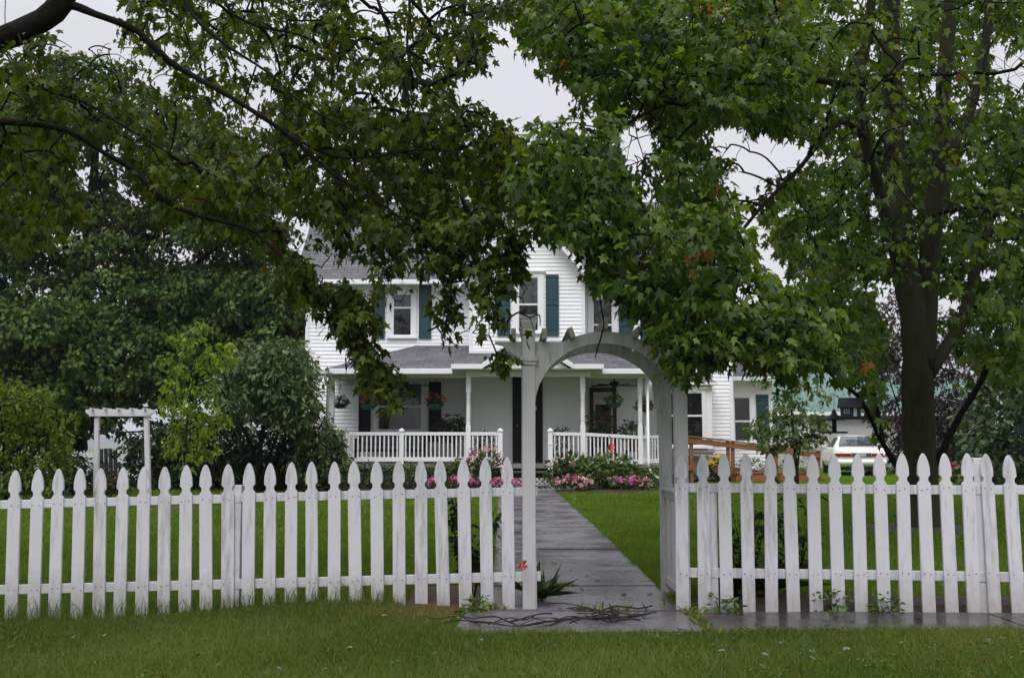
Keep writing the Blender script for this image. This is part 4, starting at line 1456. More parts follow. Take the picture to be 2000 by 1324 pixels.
# roof shell
top = [(0.62, .985), (0.95, 1.13), (1.30, 1.30), (1.62, 1.395), (2.1, 1.43), (2.65, 1.41), (3.05, 1.29), (3.60, .96)]
wz = lambda z: 0.80 - max(0, (z - .97) / .46) ** 1.25 * .26
gr_ = []
for (y, z) in top:
    w = wz(z)
    gr_.append([(w * u, y, z - 0.03 * abs(u) ** 3) for u in (-1, -.9, -.5, 0, .5, .9, 1)])
for i in range(len(gr_) - 1):
    for j in range(6):
        mb.poly([gr_[i][j], gr_[i][j + 1], gr_[i + 1][j + 1], gr_[i + 1][j]], True)
for s in (-1, 1):
    for i in range(len(top) - 1):
        (y0, z0), (y1, z1) = top[i], top[i + 1]
        a = (s * wz(z0), y0, z0 - .03); b = (s * wz(z1), y1, z1 - .03)
        c = (s * .865, y1, .93); d = (s * .865, y0, .93)
        mb.poly([a, b, c, d] if s > 0 else [d, c, b, a], True)
body = mb.build('body', M_CAR, car, world=False)


def lerp2(a, b, t): return (a[0] + (b[0] - a[0]) * t, a[1] + (b[1] - a[1]) * t)


mb = MB()
pr = [lerp2((0.72, 1.03), (1.52, 1.375), t / 5) for t in range(6)]
pr = [(y + 0.0, z + 0.020 * math.sin(math.pi * i / 5)) for i, (y, z) in enumerate(pr)]
for i in range(5):
    for u0, u1 in ((-.88, -.4), (-.4, 0), (0, .4), (.4, .88)):
        q = []
        for (y, z), u in ((pr[i], u0), (pr[i], u1), (pr[i + 1], u1), (pr[i + 1], u0)):
            q.append((wz(z) * u, y - 0.015 - 0.03 * (1 - abs(u)), z + 0.012))
        mb.poly(q, True)
mb.build('rear_window', M_CGLASS, car, world=False)
for s in (-1, 1):
    mb = MB()
    for (ya, yb, yc, yd) in ((1.15, 1.62, 2.05, 2.05), (2.12, 2.12, 2.62, 3.15)):
        x0, x1 = s * (wz(.99) + 0.012), s * (wz(1.37) + 0.012)
        q = [(x0 + s * .02, ya, .985), (x1, yb, 1.355), (x1, yc, 1.355), (x0 + s * .02, yd, .985)]
        mb.poly(q if s < 0 else q[::-1])
    mb.build('side_window', M_CGLASS, car, world=False)
    mb = MB()
    mb.box(min(s * .34, s * .80), max(s * .34, s * .72), -0.012, 0.06, .66, .78)
    mb.box(min(s * .78, s * .885), max(s * .70, s * .872), 0.035, 0.20, .665, .775)
    mb.build('tail_light', M_RED, car, 0.015, world=False)
    for y in (0.95, 3.85):
        mb = MB()
        M = Matrix.Translation((s * 0.80, y, 0.32)) @ Matrix.Rotation(R(90), 4, 'Y')
        mb.lathe([(0.20, -.11), (0.30, -.11), (0.32, -.08), (0.32, .08), (0.30, .11), (0.20, .11)], (0, 0, 0), 24, M)
        wh = mb.build('wheel', M_RUBBER, car, world=False)
        mb = MB(); mb.lathe([(0.01, -.09), (0.19, -.105), (0.205, -.113), (0.205, .113), (0.19, .105), (0.01, .09)], (0, 0, 0), 20, M); mb.build('rim', M_CHROME, wh, world=False)
    mb = MB(); mb.box(s * .98 - .09, s * .98 + .09, 2.95, 3.05, .98, 1.10); mb.bar((s * .84, 3.02, .98), (s * .92, 3.02, 1.02), .05, .04); mb.build('mirror', M_CAR, car, 0.03, world=False)
mb = MB(); mb.box(-.84, .84, -0.045, 0.12, .38, .56); mb.build('bumper', M_CAR, car, 0.07, world=False)
mb = MB(); mb.box(-.335, .335, -0.010, 0.05, .65, .79); mb.build('plate_recess', plain('dark grey plastic', (.05, .05, .055), .5), car, 0.01, world=False)
mb = MB(); mb.box(-.155, .155, -0.020, -0.011, .665, .775); mb.build('license_plate', plain('pale plate', (.34, .36, .42), .5), car, 0.004, world=False)
mb = MB(); mb.box(-.6, .6, 0.1, 4.8, .17, .34); mb.build('underbody', M_RUBBER, car, world=False)

# ------------------------------------------------------------------ ramp
YRM = 27.3
rp = empty('wooden_ramp', at(1460, 935, YRM), 0, 'stained brown wooden access ramp with sloping handrail beside the house', 'ramp')
for Yr in (YRM, YRM + 1.15):
    a, b = at(1338, 851, Yr), at(1602, 881, Yr)
    if Yr > YRM: b = at(1560, 877, Yr)
    mb = MB(); mb.bar(a, b, 0.15, 0.035); mb.build('handrail', M_WOOD, rp, 0.004)
    mb = MB(); mb.bar(a + Vector((0, -.03, -.11)), b + Vector((0, -.03, -.11)), 0.036, 0.14); mb.build('rail_board', M_WOOD, rp, 0.004)
    for px in ((1351, 1432, 1516, 1599) if Yr == YRM else (1345, 1423, 1500)):
        p = at(px, 900, Yr)
        t = (px - 1338) / 264
        zt = a.z + (b.z - a.z) * t - 0.02
        mb = MB(); mb.box(p.x - .045, p.x + .045, Yr + 0.0, Yr + 0.09, ghf(p.x, Yr) - .05, zt); mb.build('post', M_WOOD, rp, 0.004)
mb = MB()
a, b = at(1338, 902, YRM + .6), at(1604, 934, YRM + .6)
mb.bar(a, b, 1.1, 0.05); mb.build('deck', M_WOOD, rp)
mb = MB(); mb.bar(at(1338, 912, YRM - .02), at(1602, 935, YRM - .02), 0.036, 0.16); mb.build('stringer', M_WOOD, rp)


# ------------------------------------------------------------------ plants
def bush_pts(c, r, n, shell=0.55, zmin=-0.9):
    u = rnd_unit(int(n * 1.6))
    u = u[u[:, 2] > zmin][:n]
    rad = RNG.uniform(shell, 1.0, len(u)) ** 0.8
    lump = 1 + 0.13 * np.sin(u[:, 0] * 5 + c[0] * 3) * np.cos(u[:, 2] * 4 + c[1]) + 0.08 * np.sin(u[:, 1] * 9)
    P = np.array(c)[None, :] + u * np.array(r)[None, :] * (rad * lump)[:, None]
    return P, u


def bush(root, c, r, n, each, size, kind, mat, droop=0.2, up=0.5, spread=None, shell=0.55, tone=(0.2, 0.75), name='foliage', stems=0):
    P, u = bush_pts(c, r, n, shell)
    P[:, 2] = np.maximum(P[:, 2], gh(P[:, 0], P[:, 1]) + 0.02)
    D = u * 0.8 + np.array([0, 0, 0.4])
    D /= np.linalg.norm(D, axis=1, keepdims=True)
    ct = RNG.uniform(tone[0], tone[1], len(P))
    L = clump_leaves(P, D, each, spread or size * 1.3, size, droop, up, 0.6, clump_tone=ct)
    o = leaves(name, *L, kind, mat, root)
    if stems:
        mb = MB()
        gz_ = ghf(c[0], c[1])
        for k in range(stems):
            q = P[RNG.integers(len(P))]
            b_ = Vector((c[0] + random.uniform(-.25, .25) * r[0], c[1] + random.uniform(-.25, .25) * r[1], min(gz_, c[2] - r[2] * .8) - 0.0))
            q = Vector(q)
            mb.tube([b_, b_.lerp(q, .5) + Vector((0, 0, .05 * r[2])), q], [0.012 * r[2] + .004, 0.009 * r[2] + .003, .002], 5)
        mb.build('stems', M_TWIG, root)
    return o


def blooms(root, P, size, mat, name='flowers', petals=9, off=.25):
    """round many-petalled flower heads"""
    n = len(P)
    if name == 'flowers' and n <= 26 and not root.name.startswith('petunia'):
        for p in P: blooms(root, np.array([p]), size, mat, 'flower', petals, off)
        return
    idx = np.repeat(np.arange(n), petals)
    d = rnd_unit(n * petals)
    d[:, 1] -= 0.25; d[:, 2] += 0.2
    S = size * RNG.uniform(0.75, 1.2, n * petals)
    Pp = P[idx] + d * (size * off)
    return leaves(name, Pp, d + rnd_unit(n * petals) * .5, rnd_unit(n * petals) + np.array([0, -.6, .5]), S, RNG.uniform(.1, .9, n * petals), 'oval', mat, root)


G_MID = leaf_mat('garden green', (0.020, 0.042, 0.008), (0.045, 0.085, 0.015), (0.095, 0.150, 0.035), 0.25)
G_FRESH = leaf_mat('fresh green', (0.035, 0.075, 0.010), (0.075, 0.135, 0.020), (0.135, 0.200, 0.040), 0.3)
G_DARK = leaf_mat('dark evergreen', (0.008, 0.018, 0.005), (0.018, 0.038, 0.010), (0.040, 0.075, 0.020), 0.15, rough=.6, spec=.12)
G_BLUE = leaf_mat('blue green leaf', (0.030, 0.060, 0.020), (0.075, 0.125, 0.048), (0.170, 0.230, 0.110), 0.25, rough=.6, spec=.15)
G_YEL = leaf_mat('yellow green leaf', (0.075, 0.115, 0.008), (0.135, 0.195, 0.020), (0.230, 0.290, 0.045), 0.4, rough=.6, spec=.12, tmul=1.3)
G_OLIVE = leaf_mat('olive green leaf', (0.032, 0.055, 0.004), (0.075, 0.115, 0.007), (0.140, 0.180, 0.018), 0.35, rough=.6, spec=.12, tmul=1.3)
F_RED = leaf_mat('coral red petals', (0.40, 0.05, 0.05), (0.60, 0.11, 0.10), (0.70, 0.22, 0.18), 0.3, (1, .5, .5))
F_DRED = leaf_mat('deep red petals', (0.28, 0.01, 0.02), (0.45, 0.02, 0.03), (0.55, 0.06, 0.06), 0.3, (1, .5, .5))
F_PINK = leaf_mat('pink petals', (0.55, 0.05, 0.30), (0.75, 0.14, 0.45), (0.85, 0.40, 0.62), 0.3, (1, .5, .8))
F_PALE = leaf_mat('pale pink petals', (0.60, 0.22, 0.28), (0.75, 0.40, 0.42), (0.85, 0.65, 0.62), 0.3, (1, .7, .7))
F_YEL = leaf_mat('yellow petals', (0.55, 0.38, 0.01), (0.70, 0.52, 0.02), (0.80, 0.66, 0.08), 0.3)
F_PURP = leaf_mat('magenta petals', (0.16, 0.02, 0.10), (0.30, 0.05, 0.20), (0.55, 0.16, 0.36), 0.3)
M_POT = plain('teal pot', (0.008, 0.110, 0.120), 0.45, 0.1, 5)
M_POT_D = plain('dark teal pot', (0.012, 0.040, 0.045), 0.5, 0.1, 5)
M_TERRA = plain('terracotta', (0.30, 0.10, 0.05), 0.8, 0.2, 8)


def hanging_basket(px, py, Y, r, label, leafm, flower, pot=M_POT, nfl=18, fsize=0.045, trail=0.0):
    c = at(px, py, Y)
    root = empty('hanging_basket', c, 0, label, 'hanging basket', 'hanging baskets along the porch')
    mb = MB()
    mb.lathe([(r * .45, -r * .62), (r * .75, -r * .5), (r * .98, -r * .12), (r * 1.04, 0), (r * 1.04, r * .07), (r * .95, r * .07), (r * .9, -r * .05)], c, 18)
    mb.build('pot', pot, root)
    mb = MB()
    for k in range(3):
        a = k * 2.094 + .4
        mb.tube([(c.x + r * math.cos(a), c.y + r * math.sin(a), c.z + .02), (c.x, c.y, c.z + .50)], 0.004, 4)
    mb.tube([(c.x, c.y, c.z + .49), (c.x, c.y, CZ + .155)], 0.004, 4)
    mb.build('hanger', M_DARK, root)
    bush(root, (c.x, c.y, c.z + r * .45), (r * 1.15, r * 1.15, r * .85), 50, 8, 0.055, 'oval', leafm, 0.5, 0.4)
    if flower is not None:
        P, u = bush_pts((c.x, c.y, c.z + r * .75), (r * 1.75, r * 1.4, r * 1.25), nfl, .75, -.3)
        P[:, 2] -= trail * np.abs(P[:, 0] - c.x)
        blooms(root, P, fsize, flower)
    return root


hanging_basket(664, 790, 26.9, .165, 'dark hanging basket of withered stalks at the left end of the porch', G_DARK, F_PALE, M_POT_D, 5, 0.03)
hanging_basket(720, 791, 26.9, .19, 'teal hanging basket of coral geraniums at the left shutter of the porch window', G_MID, F_RED, M_POT, 18, .058, .3)
hanging_basket(850, 791, 26.9, .19, 'teal hanging basket of coral geraniums at the right shutter of the porch window', G_MID, F_RED, M_POT, 15, .052, .3)
hanging_basket(1200, 788, 26.9, .18, 'teal hanging basket with a green fern below the right porch fan', G_FRESH, None)
hanging_basket(1258, 797, 27.0, .17, 'dark hanging basket of pink petunias beside the right porch post', G_MID, F_PURP, M_POT_D, 20, .05, .5)


def ceiling_fan(px, py, Y, label):
    c = at(px, py, Y)
    root = empty('ceiling_fan', c, 0, label, 'ceiling fan', 'black ceiling fans in the porch')
    mb = MB(); mb.lathe([(.02, .0), (.05, .02), (.12, .05), (.125, .13), (.07, .17), (.02, .18)], c, 16); mb.tube([(c.x, c.y, c.z + .16), (c.x, c.y, CZ + .16)], .018, 8)
    mb.build('motor', M_DARK, root)
    mb = MB(); mb.lathe([(.01, -.16), (.05, -.14), (.065, -.08), (.03, -.01)], c, 12); mb.build('lamp', plain('smoked lamp', (.06, .06, .06), .2), root)
    for k in range(5):
        a = k * 2 * math.pi / 5 + 0.15
        M = Matrix.Translation(c + Vector((0, 0, .06))) @ Matrix.Rotation(a, 4, 'Z') @ Matrix.Rotation(R(11), 4, 'X')
        mb = MB(); mb.box(.12, .26, -.02, .02, -.006, .006, M); mb.box(.22, .66, -.065, .065, -.004, .007, M)
        mb.build('blade', M_DARK, root, .003)


ceiling_fan(790, 757, 27.6, 'black ceiling fan in front of the curtained porch window')
ceiling_fan(1200, 757, 27.5, 'black ceiling fan above the fern basket and side door')

# porch bench with blue grey cushions
M_CUSH = plain('blue grey cushion', (0.120, 0.130, 0.165), 0.9, 0.15, 5)
bc = at(765, 905, 28.2)
bn = empty('porch_bench', (bc.x, 28.2, FZ), 0, 'dark porch bench with blue grey cushions under the curtained window', 'bench')
mb = MB()
bw = 1.95
for x in (bc.x - bw / 2, bc.x + bw / 2 - .06):
    mb.box(x, x + .06, 27.85, 27.91, FZ, FZ + .62); mb.box(x, x + .06, 28.42, 28.48, FZ, FZ + .80); mb.box(x - .01, x + .07, 27.84, 28.48, FZ + .62, FZ + .66)
mb.box(bc.x - bw / 2 + .06, bc.x + bw / 2 - .06, 27.87, 28.46, FZ + .30, FZ + .36)
mb.box(bc.x - bw / 2 + .06, bc.x + bw / 2 - .06, 28.44, 28.47, FZ + .4, FZ + .82)
mb.build('frame', M_DARK, bn, .004)
for k in range(3):
    x0 = bc.x - bw / 2 + .08 + k * (bw - .16) / 3
    x1 = x0 + (bw - .16) / 3 - .01
    mb = MB(); mb.box(x0, x1, 27.86, 28.36, FZ + .362, FZ + .47); mb.build('seat_cushion', M_CUSH, bn, .03)
    mb = MB(); mb.box(x0, x1, 28.30, 28.435, FZ + .475, FZ + .82); mb.build('back_cushion', M_CUSH, bn, .03)


def potted(px, Y, z0, pr_, ph, fr, name, label, leafm, flower=None, fsize=.045, nfl=20, kind='oval', size=.06, n=60, potm=M_TERRA, droop=.3):
    x = at(px, 880, Y).x
    root = empty('potted_plant', (x, Y, z0), 0, label, 'potted plant')
    mb = MB(); mb.lathe([(pr_ * .7, 0), (pr_ * .95, ph * .85), (pr_ * 1.08, ph * .86), (pr_ * 1.08, ph), (pr_ * .9, ph), (pr_ * .88, ph * .9)], (x, Y, z0), 18); mb.build('pot', potm, root)
    bush(root, (x, Y, z0 + ph + fr[2] * .75), fr, n, 8, size, kind, leafm, droop, .4, stems=6)
    if flower:
        P, u = bush_pts((x, Y, z0 + ph + fr[2] * .95), (fr[0] * 1.1, fr[1] * 1.1, fr[2] * 1.05), nfl, .75, -.2)
        blooms(root, P, fsize, flower)


potted(880, 27.4, FZ + .55, .16, .22, (.34, .34, .24), 'fern', 'dark leafy fern on a stand near the turned porch post left of the door', G_DARK, kind='lance', size=.16, n=80, droop=.6)
mb = MB(); x_ = at(880, 880, 27.4).x
for k in range(3): mb.tube([(x_ + .16 * math.cos(k * 2.1), 27.4 + .16 * math.sin(k * 2.1), FZ), (x_ + .10 * math.cos(k * 2.1), 27.4 + .10 * math.sin(k * 2.1), FZ + .53)], .015, 6)
mb.lathe([(.17, FZ + .53), (.17, FZ + .549)], (x_, 27.4, 0), 16)
tag(mb.build('plant_stand', M_DARK), 'dark three legged plant stand under the porch fern', 'plant stand')
potted(1170, 27.3, FZ + .45, .17, .26, (.36, .34, .40), 'geranium', 'tall potted geranium with red flowers by the side porch door', G_MID, F_DRED, .05, 15, size=.06, n=130)
mb = MB(); x_ = at(1170, 880, 27.3).x
for k in range(4): mb.tube([(x_ + .2 * math.cos(k * 1.57 + .8), 27.3 + .2 * math.sin(k * 1.57 + .8), FZ), (x_ + .2 * math.cos(k * 1.57 + .8), 27.3 + .2 * math.sin(k * 1.57 + .8), FZ + .43)], .02, 6)
mb.lathe([(.26, FZ + .43), (.26, FZ + .449)], (x_, 27.3, 0), 18)
tag(mb.build('side_table', M_DARK), 'small dark table under the red geranium on the porch', 'table')
potted(1236, 27.5, FZ + .35, .16, .26, (.36, .3, .26), 'fern', 'potted green plant with pale leaves beside the red geranium', G_FRESH, None, size=.09, n=60)
mb = MB(); x_ = at(1236, 880, 27.5).x; mb.box(x_ - .2, x_ + .2, 27.3, 27.7, FZ + .31, FZ + .349)
for dx in (-.17, .17):
    for dy in (-.17, .17): mb.box(x_ + dx - .02, x_ + dx + .02, 27.5 + dy - .02, 27.5 + dy + .02, FZ, FZ + .31)
tag(mb.build('plant_stool', M_DARK), 'dark stool under the pale leaved porch plant', 'stool')
potted(948, 26.9, FZ, .14, .24, (.22, .22, .34), 'shrub', 'dark upright potted shrub behind the short rail left of the steps', G_DARK, size=.06, n=70)
potted(1098, 26.8, FZ, .14, .24, (.26, .24, .40), 'shrub', 'dark upright potted shrub behind the short rail right of the steps', G_DARK, size=.06, n=80)

# red spinner hanging on the rail
c = at(1194, 875, 26.0)
sp = empty('wind_spinner', (c.x, 26.0, ghf(c.x, 26)), 0, 'coral red garden spinner on a black stake in front of the porch rail', 'ornament')
mb = MB(); mb.tube([(c.x - .12, 26.0, 0), (c.x - .12, 26.0, c.z + .25), (c.x - .06, 26, c.z + .31), (c.x, 26, c.z + .27), (c.x, 26.0, c.z + .2)], .009, 6); mb.build('stake', M_DARK, sp)
mb = MB()
for k in range(9):
    t = k / 8
    r = .02 + .07 * math.sin(math.pi * (t * .9 + .08))
    a = k * .7
    mb.poly([(c.x - r * math.cos(a), 26 - r * math.sin(a), c.z - .22 + t * .42), (c.x + r * math.cos(a), 26 + r * math.sin(a), c.z - .22 + t * .42), (c.x + r * math.cos(a + .4), 26 + r * math.sin(a + .4), c.z - .16 + t * .42), (c.x - r * math.cos(a + .4), 26 - r * math.sin(a + .4), c.z - .16 + t * .42)])
mb.build('vanes', plain('coral red metal', (.62, .07, .06), .4), sp)

# flower beds -----------------------------------------------------------
def bed(name, pts, mat, label):
    mb = MB()
    c = np.mean(np.array(pts), 0)
    P = [(x, y, ghf(x, y) + .004) for x, y in pts]
    Q = [(c[0] + (x - c[0]) * .85, c[1] + (y - c[1]) * .8, ghf(x, y) + .04) for x, y in pts]
    n = len(P)
    for k in range(n): mb.poly([P[k], P[(k + 1) % n], Q[(k + 1) % n], Q[k]], True)
    mb.poly(Q)
    tag(mb.build(name, mat), label, kind='structure')


bx = lambda px, Y: at(px, 935, Y).x
bed('flower_bed', [(bx(560, 25.2), 24.9), (bx(980, 24.9), 24.6), (bx(985, 25.3), 26.2), (bx(600, 26.2), 26.3)], M_SOIL, 'dark planting bed along the left of the porch')
bed('flower_bed', [(bx(1080, 25.2), 24.4), (bx(1260, 24.9), 24.2), (bx(1300, 25), 25.4), (bx(1290, 26), 26.3), (bx(1078, 26), 26.3)], M_SOIL, 'dark planting bed along the right of the porch')
bed('flower_bed', [(-.75, 7.14), (-.16, 7.16), (-.17, 8.2), (-.5, 8.35), (-.78, 8.1)], M_SOIL_RED, 'red brown soil strip at the gate by the left fence end')
bed('flower_bed', [(1.28, 7.16), (5.6, 7.2), (5.6, 7.7), (3.4, 7.75), (1.3, 7.8)], M_SOIL, 'dark soil strip behind the right fence')


def shrub(px, py, Y, rx, rz, label, leafm, cat='shrub', n=70, size=.07, kind='oval', group=None, name='shrub', ry=None, flower=None, fs=.06, nfl=12, stems=5, each=9, droop=.2, up=.5, fz=.2):
    c = at(px, py, Y)
    root = empty(name, (c.x, Y, ghf(c.x, Y)), 0, label, cat, group)
    bush(root, (c.x, Y, c.z), (rx, ry or rx * .8, rz), n, each, size, kind, leafm, droop, up, stems=stems)
    if flower is not None:
        P, u = bush_pts((c.x, Y - .05, c.z + rz * fz), (rx * 1.05, (ry or rx * .8) * 1.05, rz * .95), nfl, .85, -.35)
        P = P[P[:, 1] < Y + .1]
        blooms(root, P, fs, flower)
    return root


shrub(700, 926, 25.6, .42, .30, 'low green shrub in the porch bed next to the dark bush', G_MID, group='low shrubs along the porch')
shrub(752, 930, 25.5, .38, .27, 'low green shrub under the first rail post of the porch', G_MID, group='low shrubs along the porch')
shrub(800, 928, 25.6, .40, .28, 'low green shrub below the middle of the left porch rail', G_FRESH, group='low shrubs along the porch')
shrub(850, 930, 25.5, .38, .27, 'low green shrub left of the magenta petunias', G_MID, group='low shrubs along the porch')
shrub(900, 926, 25.5, .38, .32, 'leafy light green perennial under the left porch post', G_FRESH, name='perennial_plant', cat='plant', size=.10)
shrub(955, 915, 25.3, .42, .45, 'tall rose bush with pale pink blooms left of the steps', G_MID, name='rose_bush', cat='rose bush', flower=F_PALE, fs=.07, nfl=26, n=90)
shrub(930, 905, 25.5, .25, .4, 'slender rose with one magenta bloom left of the pale pink rose', G_FRESH, name='rose_bush', cat='rose bush', flower=F_PINK, fs=.09, nfl=4, n=40)
shrub(1000, 948, 25.0, .18, .12, 'low pink flowers at the left foot of the steps', G_MID, name='flowering_plant', cat='flowers', flower=F_PINK, fs=.055, nfl=14, n=20)
for px, py, lab in ((846, 945, 'leftmost mound of magenta petunias in the left bed'), (884, 944, 'second mound of magenta petunias from the left in the left bed'), (905, 941, 'tall mound of magenta petunias in front of the light green perennial'), (932, 944, 'magenta petunia mound in front of the rose with one bloom'), (975, 945, 'rightmost mound of magenta petunias in the left bed')):
    shrub(px, py, 24.9, .18, .12, lab, G_MID, name='petunia_mound', cat='petunias', flower=F_PINK, fs=.056, nfl=12, n=34, size=.05, stems=0, group='magenta petunias in the left bed')
shrub(1098, 925, 25.4, .40, .34, 'dark leafy peony with fading cream blooms right of the newel post', G_MID, name='peony_bush', cat='peony', flower=F_PALE, fs=.08, nfl=12, size=.10)
shrub(1122, 914, 25.6, .34, .34, 'dark green peony behind the fading blooms', G_MID, name='peony_bush', cat='peony', flower=F_PALE, fs=.07, nfl=5, size=.10)
shrub(1160, 922, 25.2, .40, .36, 'fresh green leafy perennial in the middle of the right bed', G_FRESH, name='perennial_plant', cat='plant', size=.11)
shrub(1200, 920, 25.3, .42, .38, 'tall fresh green perennial beneath the red spinner', G_FRESH, name='perennial_plant', cat='plant', size=.11)
shrub(1225, 926, 25.3, .30, .30, 'green perennial next to the clipped round box bush', G_MID, name='perennial_plant', cat='plant', size=.09)
for px, py, fl_, lab in ((1090, 944, F_PALE, 'cream and peach flower mound beside the path'), (1112, 938, F_PINK, 'pale pink flower mound left of the middle in the right bed'), (1132, 943, F_PALE, 'small peach pink flower mound in the right bed'), (1145, 948, F_PALE, 'lowest peach flower mound of the right bed'), (1203, 941, F_PINK, 'bright pink flower mound under the tall perennials'), (1225, 944, F_PINK, 'hot pink low flower mound at the lawn edge'), (1240, 940, F_PINK, 'tall pink flower mound near the box bush'), (1258, 945, F_PALE, 'white and pale pink flower mound at the right end of the bed')):
    shrub(px, py, 24.6, .17, .11, lab, G_MID, name='petunia_mound', cat='petunias', flower=fl_, fs=.056, nfl=12, n=34, size=.05, stems=0, group='pink flower mounds in the right bed')
shrub(1268, 932, 25.2, .42, .30, 'clipped round bright green box bush at the right end of the porch bed', G_FRESH, name='box_bush', cat='shrub', n=150, size=.045, each=10)
shrub(1402, 914, 26.6, .26, .26, 'rounded yellow chrysanthemum at the foot of the ramp', G_DARK, name='chrysanthemum', cat='flowers', flower=F_YEL, fs=.045, nfl=55, fz=.35)
for (p0_, p1_, lab) in ((1436, 1500, 'orange brown planter box between the left pair of ramp posts'), (1521, 1595, 'orange brown planter box between the right pair of ramp posts')):
    a, b = at(p0_, 934, 27.0), at(p1_, 934, 27.0)
    zz = ghf((a.x + b.x) / 2, 27)
    root = empty('planter_box', ((a.x + b.x) / 2, 27, zz), 0, lab, 'planter box', 'planter boxes along the ramp')
    mb = MB(); mb.box(a.x, b.x, 26.86, 27.16, zz, zz + .24); mb.box(a.x - .02, b.x + .02, 26.84, 26.87, zz + .20, zz + .25); mb.build('box', plain('orange planter wood', (.24, .085, .032), .6, .25, 5), root, .006)
    bush(root, ((a.x + b.x) / 2, 27.0, zz + .36), ((b.x - a.x) * .48, .14, .22), 60, 8, .06, 'oval', G_BLUE, .2, .4)
    P, u = bush_pts(((a.x + b.x) / 2, 27.0, zz + .45), ((b.x - a.x) * .45, .16, .2), 14, .8, -.1)
    blooms(root, P, .04, leaf_mat('white petals', (.6, .6, .58), (.7, .7, .7), (.8, .8, .8), .2, (1, 1, .9)))
shrub(1862, 914, 26.0, .16, .07, 'small patch of red flowers right of the big maple trunk', G_DARK, name='flowering_plant', cat='flowers', flower=F_DRED, fs=.08, nfl=30, n=16)
shrub(214, 948, 21.5, .22, .16, 'small dark red flower clump under the white garden frame', G_DARK, name='flowering_plant', cat='flowers', flower=F_DRED, fs=.032, nfl=9, n=26)

# bird house and feeder, hung from the maple's low branch ------------------
YBH = 13.3
c = at(1662, 818, YBH)
bh = empty('bird_house', c, 0, 'blue bird house with a dark roof and tiny white windows hung in the maple', 'bird house')
M_BLUE = plain('blue paint', (.022, .050, .085), .55, .15, 8)
w = .118
M = Matrix.Translation(c) @ Matrix.Rotation(R(-24), 4, 'Z')
M9 = M @ Matrix.Rotation(R(90), 4, 'Z')
mb = MB(); mb.prism([(-.10, .02), (.10, .02), (.10, .17), (0, .25), (-.10, .17)], -w, w, M9); mb.build('walls', M_BLUE, bh)
mb = MB()
for s in (-1, 1): mb.prism([(s * .15, .135), (0, .255), (0, .275), (s * .15, .155)][::s], -w - .03, w + .03, M9)
mb.tube([c + Vector((0, 0, .26)), c + Vector((0.05, 0.1, .62))], .004, 4)
mb.build('roof', plain('dark blue roof', (.012, .014, .022), .6), bh)
mb = MB(); mb.box(-.20, .20, -.15, .15, 0, .018, M); mb.build('platform', M_DARK, bh)
for (x0, x1) in ((-.075, -.005),):
    mb = MB(); mb.box(x0, x1, -.106, -.1005, .07, .15, M); wn_ = mb.build('window', M_TRIM, bh)
    mb = MB()
    for i in range(2):
        for j in range(2): mb.box(x0 + .010 + i * .030, x0 + .032 + i * .030, -.108, -.1062, .078 + j * .036, .106 + j * .036, M)
    mb.build('panes', M_DARK, wn_)
mb = MB(); mb.box(.045, .085, -.106, -.1005, .03, .145, M); mb.build('door', M_TRIM, bh)
c = at(1630, 846, 12.9)
fd = empty('bird_feeder', c, 0, 'black bird feeder with pointed roof and round tray left of the blue bird house', 'bird feeder')
mb = MB(); mb.lathe([(.15, 0), (.165, .008), (.165, .02), (.15, .022)], c, 20); mb.build('tray', M_DARK, fd)
mb = MB(); mb.tube([c + Vector((0, 0, .02)), c + Vector((0, 0, .19))], .028, 10); mb.build('seed_tube', M_DARK, fd)
mb = MB(); mb.lathe([(.14, .165), (.135, .18), (.04, .235), (.02, .29), (.012, .30)], c, 18); mb.build('roof', M_DARK, fd)
mb = MB(); mb.tube([c + Vector((0, 0, .29)), at(1630, 738, 13.2)], .003, 4); mb.build('wire', M_DARK, fd)

# white garden frame on the left, dark chair, far fence ---------------------
YF = 21.0
gf = empty('garden_pergola', (at(238, 970, YF).x, YF, 0), 0, 'small white wooden pergola of slim posts and a top beam on the left lawn', 'pergola')
for px, pt in ((188, 190), (291, 286)):
    a, b = at(px, 972, YF), at(pt, 812, YF)
    mb = MB(); mb.bar((a.x, YF, -.05), b, .09, .09); mb.build('post', M_FENCE, gf, .004)
a, b = at(170, 800, YF), at(301, 800, YF)
zt = at(238, 813, YF).z
for Y in (YF - .065, YF + .065):
    mb = MB(); mb.prism([(a.x + .10, zt), (b.x - .10, zt), (b.x, a.z - .05), (b.x, a.z), (a.x, a.z), (a.x, a.z - .05)], Y - .018, Y + .018); mb.build('beam', M_FENCE, gf, .003)
for k in range(5):
    x = a.x + .15 + k * (b.x - a.x - .3) / 4
    mb = MB(); mb.box(x - .02, x + .02, YF - .20, YF + .20, a.z + .001, a.z + .03); mb.build('rafter', M_FENCE, gf)
mb = MB(); p_, q_ = at(193, 842, YF), at(286, 842, YF)
mb.tube([p_, p_.lerp(q_, .5) + Vector((0, 0, -.02)), q_], .018, 6); mb.build('swing_bar', M_DARK, gf)

